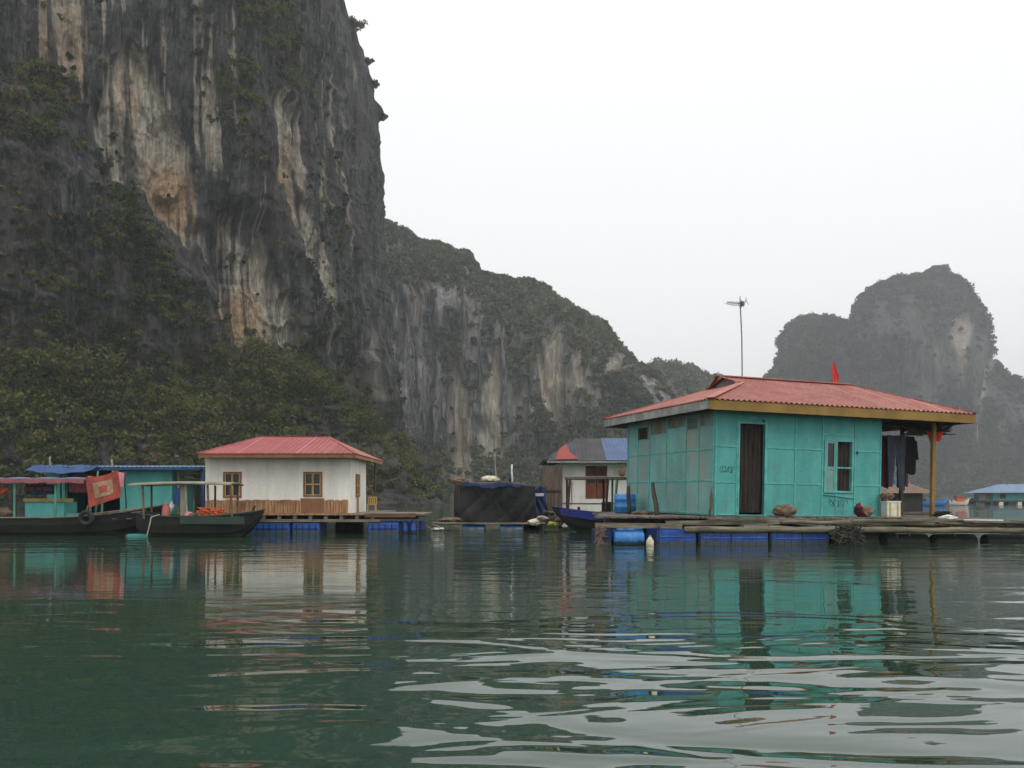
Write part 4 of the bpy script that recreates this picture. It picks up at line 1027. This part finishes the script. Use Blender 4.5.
for px_ in (404.5, 413, 422):
    x_ = X_(px_,25.3)+9.9
    MB().tube([(x_,.3,-.2),(x_,.3,.1),(x_,.3,.12),(x_,.3,.14),(x_,.3,.36),(x_,.3,.39)], [.11,.11,.118,.11,.11,.09], 12).build('float', M['bluefloat' if px_ < 420 else 'bluedark'], wr_, True)
for x_ in (.3, 2.2, 4.0, 5.6):
    b = barrel_mesh(.9, .22, 12); b.v = [(p+x_, q+3.4, r_+.1) for p, q, r_ in b.v]; b.build('float', M['bluedark'], wr_, True)
ch = thing('chair', 'pale yellow wooden chair on the white house veranda deck', 'chair', (X_(372,27.6), 27.6, .61))
MB().box(-.14,.14,-.14,.14,.24,.265).build('seat', M['mullion'], ch)
for sx_ in (-1,1):
    for sy_ in (-1,1): MB().box(sx_*.12-.015,sx_*.12+.015,sy_*.12-.015,sy_*.12+.015,0,.24 if sy_<0 else .237).build('leg', M['mullion'], ch)
bk = MB()
for x_ in (-.125,-.06,0,.06,.125): bk.box(x_-.017,x_+.017,.115,.135,.267,.46)
bk.box(-.145,.145,.11,.14,.46,.50); bk.build('backrest', M['mullion'], ch)
M['navytarp'] = worn('navy_tarpaulin', (.022,.055,.15), (.012,.03,.08), (.10,.13,.15), 4, bdist=.03, fine=6)
from mathutils import noise as mnoise
M['redsheet'] = worn('bright_red_sheet', (.28,.055,.04), (.20,.042,.032), (.4,.2,.15), 4)
# ================================================================== TURQUOISE HOUSEBOAT (far left)
th = thing('houseboat', 'low turquoise houseboat with flat blue-grey roof and dark open veranda', 'houseboat', (0, 28.5, 0))
TX = lambda px: X_(px, 28.5)
MB().box(TX(120), TX(172), 0, .06, .5, 2.06).build('wall', M['teal'], th)
MB().box(TX(47), TX(60), 0, .06, .5, 2.06).build('wall', M['teal'], th)
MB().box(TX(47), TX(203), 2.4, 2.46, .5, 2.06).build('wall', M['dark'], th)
MB().box(TX(172)-.06, TX(172), .062, 2.4, .5, 2.06).build('wall', M['teal'], th)
MB().box(TX(47), TX(47)+.06, .062, 2.4, .5, 2.06).build('wall', M['teal'], th)
MB().box(TX(62), TX(67), -.01, .05, .5, 2.0).build('door_post', M['teal'], th)
MB().box(TX(200.5), TX(203), 0, .12, .5, 2.04).build('post', M['bluetarp'], th)
MB().box(TX(177.5), TX(179), 0, .05, .5, 2.04).build('post', M['rail'], th)
MB().box(TX(173), TX(200), .3, .8, 1.70, 1.73).build('shelf', M['canopy'], th); MB().box(TX(173), TX(200), .3, .33, 1.88, 1.93).build('shelf', M['rail'], th)
heap('clutter', M['whitecl'], (TX(184), .5, 1.77), (.22,.15,.07), 31, th, 3); heap('clutter', M['rags'], (TX(193), .5, 1.77), (.2,.15,.08), 32, th, 3)
MB().box(TX(42), TX(206), -.2, 2.7, .36, .5).build('deck', M['darkwood'], th)
for i in range(5): rbox('float', M['bluedark'], TX(50)+i*1.0, TX(50)+i*1.0+.8, 0, 1.6, -.2, .35, th)
slope((TX(43), -.45, 0), (1,0,0), (0,1,0), TX(204)-TX(43), 2.10, .045, lambda t: 3.2, .15, .014).build('roof', M['bluegrey'], th)
MB().box(TX(60), TX(204), -.44, -.40, 2.00, 2.078).build('fascia', M['bluetarp'], th)
tag(cloth(lambda u, v: (TX(39)+(TX(104)-TX(39))*u, 27.9-.5*v+.3, 2.16-.12*v-.10*math.sin(u*math.pi)*v-.06*v+.015*math.sin(u*20)), 40, 8, (0,0,-.02)).build('tarpaulin', M['bluetarp']), 'bright blue tarpaulin awning over the front of the turquoise houseboat', 'tarpaulin')
tag(cloth(lambda u, v: (X_(69,28.0)+(X_(92,28.0)-X_(69,28.0))*u, 28.0+.04*math.sin(u*14), 1.25+.6*v), 24, 6).build('hanging_cloth', M['maroon']), 'dark red cloth hanging in the open front of the turquoise houseboat', 'cloth')
tag(cloth(lambda u, v: (X_(173,28.2)+(X_(186,28.2)-X_(173,28.2))*u, 28.2+.03*math.sin(u*16), .85+.55*v), 20, 6).build('hanging_cloth', M['bluetarp']), 'blue sheet hanging in the dark veranda of the turquoise houseboat', 'cloth')
tag(cloth(lambda u, v: (X_(193,28.1)+(X_(201,28.1)-X_(193,28.1))*u, 28.1+.03*math.sin(u*9), .6+.85*v), 14, 6).build('hanging_cloth', M['blackcl']), 'long dark cloth hanging next to the white house wall', 'cloth')
for i, (px, h_, lab) in enumerate(((50,.30,'short pale stick standing at left end of the blue-grey roof'), (112,.22,'stubby grey stick standing mid-way along the blue-grey roof'))):
    stick('roof_stick', lab, (X_(px,28.6),28.6,2.1), (X_(px,28.6),28.6,2.16+h_), .035, 'ropepale', 'stick')

# ---- patched-canopy boat
b1 = thing('wooden_boat', 'dark hulled boat with patched red canopy and turquoise cabin box, leftmost', 'boat', (X_(-70,25.0), 25.0, 0))
ox = X_(-70,25.0)
rows1 = hull(b1, X_(172,25)-ox, 1.35, .50, .40, .25, 'hull', 'deckx')
bx_ = lambda px, Y=25.0: X_(px, Y)-ox
c = MB(); c.slab(lambda u, v: (bx_(-40)+(bx_(96)-bx_(-40))*u, -.75+1.5*v, 1.62+.05*math.sin(v*math.pi)+.012*math.sin(u*31)), 50, 6, (0,0,-.035))
c.build('canopy', M['bluegrey'], b1)
c = MB(); c.slab(lambda u, v: (bx_(-40)+(bx_(97)-bx_(-40))*u, -.78+.012*math.sin(u*60), 1.50+.13*v+.012*math.sin(u*37)*(1-v)), 90, 2, (0,.02,0))
c.build('valance', M['canopyedge'], b1)
for px in (14, 55, 90): MB().tube([(bx_(px,24.35), -.64, .50), (bx_(px+1,24.35), -.66, 1.52)], .035, 7).build('post', M['greenpost'], b1)
for px in (14, 55, 92): MB().tube([(bx_(px), .60, .50), (bx_(px), .62, 1.55)], .035, 7).build('post', M['greenpost'], b1)
MB().box(bx_(32), bx_(70), -.35, .4, .20, .96).build('cabin_box', M['teal'], b1)
MB().box(bx_(31), bx_(80), -.40, -.36, .965, 1.06).build('rail', M['rail'], b1)
MB().tube([(bx_(20),-.3,.2),(bx_(20),-.3,1.0)], .06, 8).build('engine_pipe', M['dark'], b1)
c = MB(); c.slab(lambda u, v: (bx_(20)+(bx_(50)-bx_(20))*u, .35+.02*math.sin(u*20), 1.18+.30*v), 20, 4, (0,.02,0)); c.build('side_sheet', M['bluetarp'], b1)
c = MB(); c.slab(lambda u, v: (bx_(18)+(bx_(44)-bx_(18))*u, .32+.02*math.sin(u*20), 1.28+.12*v), 20, 4, (0,.02,0)); c.build('side_sheet', M['salmon'], b1)
fdk = MB(); fdk.beam((bx_(98),-.25,.50),(bx_(150),-.1,.70),.5,.03); fdk.build('fore_deck', M['canopy'], b1)
MB().box(bx_(72), bx_(90), -.3, .3, .3, .62).build('locker', M['teal'], b1)
MB().box(bx_(-8), bx_(10), -.3, .3, .3, .66).build('locker', M['canopy'], b1)
for px in (104, 120, 134): MB().box(bx_(px), bx_(px)+.12, -.5, .5, .46, .49).build('thwart', M['deckx'], b1)
MB().tube([(bx_(100),-.35,.62),(bx_(150),-.2,.80)], .02, 6).build('oar', M['ropepale'], b1)
ty = thing('tyre', 'black tyre fender hanging on the side of the patched canopy boat', 'tyre', (X_(86,24.2), 24.22, .50))
tm = MB(); NT, NS = 28, 10
tm.grid(lambda u, v: ((.17+.065*math.cos(v*6.2832))*math.cos(u*6.2832), .065*math.sin(v*6.2832), (.17+.065*math.cos(v*6.2832))*math.sin(u*6.2832)), NT, NS)
tm.build('ring', M['rubber'], ty, True); MB().tube([(0,.0,.2),(.02,.04,.36)], .012, 5).build('rope', M['ropepale'], ty)
rug = thing('rug', 'red patterned rug with tan centre hung up to dry beside the patched canopy', 'rug', (X_(103.5,24.1), 24.1, 0))
q = [(-.42,.80),( .50,1.10),( .42,1.86),(-.52,1.66)]
def quad(u, v, s=1.0, y=0):
    uu, vv = .5+(u-.5)*s, .5+(v-.5)*s
    x = (q[0][0]*(1-uu)+q[1][0]*uu)*(1-vv)+(q[3][0]*(1-uu)+q[2][0]*uu)*vv
    z = (q[0][1]*(1-uu)+q[1][1]*uu)*(1-vv)+(q[3][1]*(1-uu)+q[2][1]*uu)*vv
    return (x, y+.03*math.sin(uu*8+vv*3), z-.05*math.sin(uu*math.pi)*vv)
cloth(quad, 24, 16, (0,.02,0)).build('border', M['rug'], rug)
cloth(lambda u, v: quad(u, v, .56, -.012), 20, 12, (0,.008,0)).build('field', M['rugmid'], rug)
cloth(lambda u, v: quad(u, v, .22, -.020), 12, 8, (0,.006,0)).build('medallion', M['rug'], rug)
tag(cloth(lambda u, v: (X_(111,25.4)+.36*u+.03*v, 25.4+.02*math.sin(u*9), 1.46+.42*v-.06*u), 14, 8, (0,.02,0)).build('hanging_cloth', M['pink']), 'pale pink cloth hanging just right of the red rug', 'cloth')
heap('orange_bundle', M['orange'], (X_(91,24.6), 24.6, 1.62), (.10,.08,.08), 41, label='small orange bundle hanging at top left of the red rug', category='bundle')
heap('orange_bundle', M['orange'], (X_(1,24.6), 24.6, 1.28), (.22,.12,.14), 42, label='orange bundle under canopy at left picture edge', category='bundle')
heap('net_heap', M['rags'], (X_(3,24.7), 24.7, .62), (.26,.2,.20), 43, label='brown net heap in the boat at left picture edge', category='net')
stick('mast_rod', 'pole carrying the red rug, planted in the patched canopy boat', (X_(95,24.7),24.7,.45), (X_(98,24.7),24.7,1.85), .03, 'greenpost')
stick('mast_rod', 'thin upright rod on the bow of the patched canopy boat', (X_(126,24.9),24.9,.6), (X_(125,24.9),24.9,1.85), .02, 'darkwood')

# ---- tan-canopy boat
b2 = thing('wooden_boat', 'dark green boat with flat tan canopy lying before the white house', 'boat', (X_(141,23.9), 23.9, 0))
ox2 = X_(141,23.9); bz = lambda px, Y=23.9: X_(px, Y)-ox2
hull(b2, X_(264,23.9)-ox2, 1.25, .56, .17, .10, 'hull', 'hullgreen')
c = MB(); c.slab(lambda u, v: (bz(137)+(bz(237)-bz(137))*u, -.62+1.24*v, 1.44+.055*math.sin(v*math.pi)+.05*math.sin(u*math.pi*.9)), 30, 8, (0,0,-.035)); c.build('canopy', M['canopy'], b2)
for px, m_ in ((144,'rags'),(187,'ropepale'),(209,'rags'),(232,'rags')):
    MB().tube([(bz(px,23.4), -.50, .50), (bz(px-1.5,23.4), -.50, 1.43)], .032, 7).build('post', M[m_], b2); MB().tube([(bz(px), .5, .50), (bz(px), .5, 1.43)], .03, 7).build('post', M[m_], b2)
MB().box(bz(187), bz(193), -.48, -.44, .56, 1.40).build('side_board', M['canopy'], b2)
MB().box(bz(181,23.3), bz(245,23.3), -.66, -.635, .36, .56).build('strake', M['hullgreen'], b2)
MB().beam((bz(240),-.25,.60),(bz(258),-.1,.68),.35,.03).build('fore_deck', M['hull'], b2)
MB().tube([(bz(252),0,.62),(bz(255),0,.86)], .03, 7).build('bow_post', M['hull'], b2)
gb_ = thing('gas_bottle', 'dull pink-red bottle standing under the tan canopy at the stern', 'bottle', (X_(166,23.6), 23.6, .50))
MB().tube([(0,0,0),(0,0,.03),(0,0,.28),(0,0,.36),(0,0,.40)], [.09,.11,.11,.07,.03], 14).build('body', M['salmon'], gb_, True); MB().tube([(0,0,.40),(0,0,.47)], .035, 8).build('cap', M['pink'], gb_)
heap('white_bag', M['whitecl'], (X_(171,23.7), 23.7, .80), (.08,.08,.14), 51, label='small white bag beside the pink-red bottle', category='bag')
tag(tangle((X_(211,23.5), 23.5, .66), (.36,.2,.15), 120, .014, 53).build('orange_net', M['orange']), 'bright orange net piled in the tan canopy boat', 'net')
heap('pink_bag', M['pink'], (X_(186,23.3), 23.4, .60), (.12,.1,.10), 55, label='small pale pink bag at foot of the tan canopy post', category='bag')
ftb = thing('drum_float', 'turquoise drum with blue end floating near the rope between the two boats', 'drum', (X_(128,23.6), 23.6, -.02), (0,0,.1))
b = barrel_mesh(.56, .10, 14); b.build('body', M['turq'], ftb, True)
MB().tube([(-.05,0,0),(-.003,0,0)], [.075,.09], 12).build('end_cap', M['bluefloat'], ftb)
tag(MB().tube([(X_(158,23.2),23.3,.62),(X_(152,23.2),23.15,.55),(X_(149,23),23.05,.36),(X_(147,23),23.0,.06)], .018, 6).build('mooring_rope', M['ropepale']), 'pale mooring rope drooping between the boats to the turquoise drum', 'rope')

# ================================================================== BLACK TARPAULIN RAFT
BY = 28.3
bh = thing('covered_shelter', 'low shelter wrapped in black tarpaulin on the small middle raft', 'shelter', (X_(455,BY), BY, .27))
Wb = X_(535,BY)-X_(455,BY)
def tarp(u, v):
    # front face then over the top
    x = Wb*u; s = v*2.2
    sag = .15*mnoise.noise((u*2.2+v*1.5, v*1.1, 3)) + .08*abs(mnoise.noise((u*4-v*3, v*1.6, 7))) + .012*mnoise.noise((u*16+v*6, v*5, 9)) + .05
    if s < 1.25: return (x+.05*math.sin(v*6)*(u-.5), -sag*.9-.02, s + .03*math.sin(u*11)*(s/1.25))
    return (x, (s-1.25)*1.8, 1.25+.03*math.sin(u*11)-.02*math.sin((s-1.25)*9)+.02)
cloth(tarp, 60, 40, (0,.02,-.02)).build('tarpaulin', M['blacktarp'], bh)
MB().box(.03, .06, .05, 1.7, .0, 1.2).build('side_cover', M['blacktarp'], bh); MB().box(Wb-.06, Wb-.03, .05, 1.7, .0, 1.2).build('side_cover', M['blacktarp'], bh)
MB().box(.03, Wb-.03, 1.72, 1.76, .0, 1.24).build('side_cover', M['blacktarp'], bh)
for px in (456.5, 459): MB().tube([(X_(px,BY)-X_(455,BY),-.10,0),(X_(px,BY)-X_(455,BY),-.08,1.25)], .03, 6).build('pole', M['darkwood'], bh)
cloth(lambda u, v: (.28+(Wb-.75)*u, -.22-.03*math.sin(u*14), 1.16+.12*v+.04*math.sin(u*10+v)+.015*math.sin(u*33)), 40, 5, (0,.015,0)).build('blue_sheet', M['navytarp'], bh)
MB().beam((.4,.1,1.31),(Wb-.5,.1,1.31),.08,.05).build('ridge_board', M['deckx'], bh)
br = thing('floating_raft', 'small raft of dark boards and pale blue floats under the black shelter', 'raft', (X_(434,BY), BY-.35, 0))
Lr = X_(545,BY)-X_(434,BY)
MB().box(.0, Lr, 0, 2.4, .19, .26).build('deck_boards', M['darkwood'], br); MB().tube([(-.05,-.04,.24),(Lr*.5,-.05,.22),(Lr,-.04,.23)], .035, 7).build('edge_pole', M['log'], br)
for a, b in ((462,485),(500,523)):
    x0_, x1_ = X_(a,28)-X_(434,BY), X_(b,28)-X_(434,BY)
    bb = barrel_mesh(x1_-x0_, .22, 16); bb.v = [(p+x0_, q_+.18, r_-.035) for p, q_, r_ in bb.v]; bb.build('float', M['bluelight'], br, True)
for x_ in (.9, 2.2, 3.0): 
    bb = barrel_mesh(.7, .2, 10); bb.v = [(p+x_, q_+1.6, r_) for p, q_, r_ in bb.v]; bb.build('float', M['bluedark'], br, True)
heap('net_heap', M['rags'], (X_(450,28.1), 28.2, .30), (.40,.3,.14), 61, label='reddish brown heap of netting left of the black shelter', category='net')
tag(MB().tube([(X_(433,27.8)+.5*math.sin(t*.5)*.6, 27.8-.05*math.cos(t), .07+.12*math.cos(t*.7)) for t in range(9)], .02, 6).build('rope_loop', M['ropepale']), 'pale rope loop trailing at left end of the small middle raft', 'rope')
heap('foam_float', M['foam'], (X_(438,27.7), 27.7, .04), (.20,.1,.07), 62, label='white foam scrap floating at left of the small middle raft', category='float')
heap('sack', M['cream'], (X_(489.5,28.6), 28.6, 1.68), (.36,.18,.15), 63, label='cream coloured sack lying on top of the black shelter', category='sack')
heap('clutter_heap', M['rags'], (X_(461,28.5), 28.5, 1.60), (.30,.18,.13), 64, label='dull brown clutter on top left corner of the black shelter', category='clutter')
stick('upright_stick', 'tall pale stick standing beside the cream sack on the black shelter', (X_(496,28.7),28.7,1.5), (X_(495,28.7),28.7,2.62), .022, 'ropepale', 'stick')
stick('upright_stick', 'short whitish stick right of the cream sack on the black shelter', (X_(512,28.7),28.7,1.5), (X_(512,28.7),28.7,2.20), .03, 'foam', 'stick')
bw_ = thing('bottle', 'small dark bottle beside the short whitish stick on the shelter', 'bottle', (X_(510,28.7), 28.6, 1.56)); MB().tube([(0,0,0),(0,0,.15),(0,0,.19),(0,0,.25)], [.045,.045,.018,.015], 10).build('glass', M['blackcl'], bw_, True)
bd = thing('covered_load', 'dark blue tarpaulin covered load between black shelter and brown board wall', 'tarpaulin', (X_(538,29.5), 29.5, .25))
cloth(lambda u, v: (-.36+.66*u+.05*math.sin(v*7), -.10*abs(math.sin(u*9+v*4)), (1.10-.25*v*0+.14*u)*v+.05*math.sin(u*13)*v), 24, 18, (0,.5,0)).build('tarpaulin', M['navytarp'], bd)
cloth(lambda u, v: (-.10+.3*u, -.13, .88+.10*v), 8, 4, (0,.01,0)).build('white_patch', M['whitecl'], bd)
rr = random.Random(5)
fl_ = [(536,523,.22,'cream','cream foam block in the float pile, left end'), (541,519,.2,'ropepale','greenish pale float behind the cream block'), (552,525,.20,'yellowfloat','yellow-green float in the middle of the pile'),
       (560,520,.22,'rags','brown bundle on the pile above the yellow-green float'), (566,526,.17,'foam','white foam float, third from right in the pile'), (573,525,.17,'foam','white foam float at the right end of the pile'), (548,514,.22,'rope','dark net roll on the pile below the brown boards'), (570,514,.2,'rope','dark net roll beside the blue bow')]
for i, (px, py, s, m_, lab) in enumerate(fl_):
    Yq = 27.2 if py > 518 else 28.0; z = max(-.02, Z_(py, Yq))
    heap('foam_float' if m_ in ('cream','foam','yellowfloat','ropepale') else 'net_roll', M[m_], (X_(px,Yq), Yq, z), (s*.95, s*.8, s*.55), 70+i, None, 3, label=lab, category='float' if m_ in ('cream','foam','yellowfloat','ropepale') else 'net', group='floats and nets piled beside the blue boat')

# ================================================================== SMALL WHITE HOUSE (middle)
sh = thing('floating_house', 'small white house with red hip end, grey roof and red-brown shutters', 'house', (1.75, 31.0, .55))
wall_x(0, 3.9, 0, 1.85, 0, .06, [(.93,1.72,.50,1.68)]).build('wall', M['white'], sh)
MB().box(0, .06, .062, 3.0, 0, 1.85).build('wall', M['white'], sh); MB().box(0, 3.9, 3.0, 3.06, 0, 1.85).build('wall', M['white'], sh); MB().box(3.84, 3.9, .062, 3.0, 0, 1.85).build('wall', M['white'], sh)
sw_ = MB()
for a in (.93, 1.33): 
    sw_.box(a+.004, a+.386, -.02, .02, .50, .98); sw_.box(a+.004, a+.05, -.02, .02, .98, 1.68); sw_.box(a+.34, a+.386, -.02, .02, .98, 1.68)
    for z in (.98, 1.28, 1.60): sw_.box(a+.05, a+.34, -.02, .02, z, z+.08)
wn2 = sw_.build('window', M['shutter'], sh); MB().box(.97, 1.70, .022, .03, .98, 1.66).build('pane', M['pane'], wn2)
wlog = MB(); wlog.box(0, 3.9, -.02, -.002, .30, .33); wlog.box(.42, .445, -.02, -.003, .33, 1.1); wlog.build('wall_strips', M['brownwood'], sh)
s = slope((-.57,-.5,0),(1,0,0),(0,1,0), 2.2, 1.86, .93/2.0, lambda t: 2.0*min(1, t/1.15), .14, .008).build('roof', M['greyroof'], sh)
slope((1.63,-.5,0),(1,0,0),(0,1,0), 2.6, 1.87, .93/2.0, lambda t: 2.0, .14, .010).build('roof', M['blueroof'], sh, label='blue corrugated right part of the roof')
slope((4.23,3.6,0),(-1,0,0),(0,-1,0), 4.80, 1.86, .93/2.1, lambda t: 2.1*min(1, (4.80-t)/1.15), .14, .008).build('roof', M['greyroof'], sh)
slope((-.57,3.6,0),(0,-1,0),(1,0,0), 4.1, 1.86, .93/1.15, lambda t: 1.15*min(1, t/2.1, (4.1-t)/2.0), .14, .008).build('roof', M['redroof2'], sh)
MB().prism([(-.20,-.50,1.885),(.62,-.45,1.91),(.40,.05,2.14),(.25,.85,2.51),(.02,.45,2.33)], (0,0,.02)).build('red_sheet', M['redsheet'], sh, label='bright red triangular sheet over the hip')
hc = MB()
for k in range(6):
    f0, f1 = k/6, (k+1)/6; cv = lambda f: (-.60+1.20*f, -.53+2.05*f, 1.88+.95*f-.10*math.sin(f*math.pi))
    hc.beam(cv(f0), cv(f1), .08, .05)
hc.build('hip_cap', M['darkwood'], sh); MB().tube([(.52,1.45,2.74),(.56,1.50,2.98)], [.05,.02], 6).build('finial', M['darkwood'], sh)
MB().beam((-.59,3.6,1.88),(-.59,-.5,1.88),.05,.06).build('eave_board', M['darkwood'], sh); MB().box(-.5,4.2,-.52,-.49,1.78,1.835).build('fascia', M['greyboard'], sh)
MB().box(-.3,4.4,-.3,3.3,-.12,-.0).build('deck', M['darkwood'], sh)
for x_ in (.0,1.2,2.4,3.4): rbox('float', M['bluedark'], x_, x_+.8, .0, 1.2, -.75, -.125, sh)
sd_ = thing('board_shed', 'brown board shed leaning against left side of small white house', 'shed', (X_(543,30.4), 30.4, .35))
Ws = X_(561,30.4)-X_(543,30.4)
pk2 = MB(); x = 0
while x < Ws-.05:
    pk2.box(x, x+.11, rr.uniform(0,.02), .04, 0, 1.82+.04*x); x += .118
pk2.build('board_wall', M['brownwood'], sd_); MB().box(0,.03,.045,2.2,0,1.8).build('board_wall', M['brownwood'], sd_)
MB().box(-.02,Ws,-.03,-.008,.95,1.0).build('rail', M['darkwood'], sd_)
MB().box(-.1,Ws+.1,-.1,2.3,-.3,-.01).build('base', M['darkwood'], sd_)
bsk = thing('hanging_basket', 'small brown basket hanging under eave right of the red-brown shutters', 'basket', (X_(622,30.8), 30.8, 2.0))
MB().tube([(0,0,-.14),(0,0,-.1),(0,0,.06)], [.05,.10,.13], 12).build('basket', M['planks'], bsk, True); MB().tube([(0,0,.06),(0,0,.2)], .01, 4).build('string', M['rope'], bsk)

# ---- blue boat in front of it
bb_ = thing('wooden_boat', 'dark boat with blue upper strake and bare canopy frame behind the raft', 'boat', (X_(552,26.4), 26.4, 0), (0,0,0))
tmp = thing('x', 'x', 'x'); 
hull(bb_, 5.2, 1.3, .56, .24, .1, 'hull', 'hullblue')
for ch_ in bb_.children:
    for v_ in ch_.data.vertices: v_.co.x = 5.2 - v_.co.x
    ch_.data.flip_normals()
bpy.data.objects.remove(tmp)
st = MB(); n_ = 20
for sg in (-1,):
    st.slab(lambda u, v: (.25+4.6*u, -.66*min(1, math.sin(min(1, .12+u*2.2)*math.pi/2)**.8)-.01-.02, (.57+.22*max(0,(.5-u)/.5)**2.1)-.24+.22*v), 40, 1, (0,.02,0))
st.build('strake', M['hullblue'], bb_)
bq = lambda px, Y=25.9: X_(px, Y)-X_(552,26.4)
for px, py, m_ in ((569,479,'darkwood'),(607,479,'darkwood'),(616,479,'greenpost')):
    MB().tube([(bq(px-1.5), -.5, .55), (bq(px+1), -.5, Z_(479,25.9))], .04, 7).build('post', M[m_], bb_)
    MB().tube([(bq(px), .45, .55), (bq(px), .45, Z_(479,25.9))], .035, 7).build('post', M[m_], bb_)
MB().slab(lambda u, v: (bq(567)+(bq(640)-bq(567))*u, -.55+1.1*v, Z_(477,25.9)+.03*math.sin(v*3.14)), 10, 4, (0,0,-.07)).build('canopy', M['deck'], bb_)
MB().box(bq(604), bq(612), -.3, .2, .4, .95).build('engine_box', M['dark'], bb_)
MB().beam((bq(592),-.45,.60),(bq(640),-.45,.66),.3,.05).build('side_deck', M['canopy'], bb_)
stick('mooring_peg', 'short brown peg standing on the blue boat before the white wall', (X_(579,26.2),26.2,.6), (X_(579,26.2),26.2,.80), .05, 'darkwood', 'peg')

# ================================================================== FAR HOUSES AND BOATS
FY = 55.
f1 = thing('floating_hut', 'small hut with rusty brown roof seen through the turquoise veranda', 'hut', (X_(888,FY), FY, 0))
fw_ = X_(932,FY)-X_(888,FY)
MB().add([(-.3,-.3,1.35),(fw_+.2,-.3,1.35),(fw_+.2,3,1.35),(-.3,3,1.35),(.8,1.2,2.0),(fw_-.9,1.2,2.0)], [(0,1,5,4),(1,2,5),(2,3,4,5),(3,0,4),(3,2,1,0)]).build('roof', M['rags'], f1)
MB().box(.6, fw_-.6, 0, 2.4, .15, 1.34).build('wall', M['dark'], f1)
MB().box(-.5, fw_+.3, -.4, 2.8, .02, .14).build('deck', M['deck'], f1)
for x_ in (.0, fw_-.05): MB().tube([(x_,-.2,.1),(x_,-.2,1.35)], .04, 6).build('post', M['brownwood'], f1)
rbox('water_tank', M['bluegrey'], .9, 1.5, 1.0, 1.5, 1.75, 2.3, f1)
for i in range(4): rbox('float', M['bluelight' if i%2 else 'bluedark'], -.4+i*.85, .2+i*.85, -.35, .5, -.1, .018, f1)
f2 = thing('floating_house', 'distant turquoise floating house with blue hip roof at right picture edge', 'house', (X_(993,120), 120, 0))
MB().box(0, 8.5, 0, 5, .6, 1.75).build('wall', M['teal'], f2)
MB().add([(-1.0,-1,1.7),(9.5,-1,1.7),(9.5,6,1.7),(-1.0,6,1.7),(2.3,2.5,2.95),(6.2,2.5,2.95)], [(0,1,5,4),(1,2,5),(2,3,4,5),(3,0,4),(3,2,1,0)]).build('roof', M['bluegrey'], f2)
for x_ in (1.0,4.6): MB().box(x_, x_+.8, -.03, -.005, .9, 1.6).build('window', M['maroon'], f2)
MB().box(-1.3, 9.5, -1, 5.5, .42, .59).build('deck', M['darkwood'], f2)
for i in range(8): rbox('float', M['cream' if i%2 else 'bluedark'], -1.0+i*1.3, -.4+i*1.3, -1, .2, -.1, .41, f2)
f3 = thing('floating_hut', 'tiny grey hut beside the distant blue-roofed house', 'hut', (X_(985,121), 121, 0))
MB().box(0,.9,0,1.5,.4,1.5).build('wall', M['greyboard'], f3); MB().box(-.2,1.0,-.2,1.7,1.5,1.62).build('roof', M['salmon'], f3); MB().box(-.3,1.2,-.3,1.8,.0,.4).build('deck', M['foam'], f3)
def farboat(px0, px1, Y, mat, cab, label, cabm):
    t = thing('fishing_boat', label, 'boat', (X_(px0,Y), Y, 0), group='distant boats on the bay'); L = X_(px1,Y)-X_(px0,Y)
    hull(t, L, 1.6, .45, .5, .3, mat, mat)
    MB().box(L*.25, L*.65, -.5, .5, .3, cab).build('cabin', M[cabm], t); MB().box(L*.2, L*.7, -.65, .65, cab, cab+.1).build('cabin_roof', M['canopy'], t)
    return t
farboat(916, 948, 105, 'bluelight', .85, 'distant light blue boat right of the yellow veranda post', 'bluelight')
farboat(951, 969, 110, 'foam', 1.15, 'distant white boat with orange cabin before the island shore', 'orange')
farboat(969, 985, 150, 'hull', .8, 'distant thin dark boat left of the blue-roofed house', 'hull')
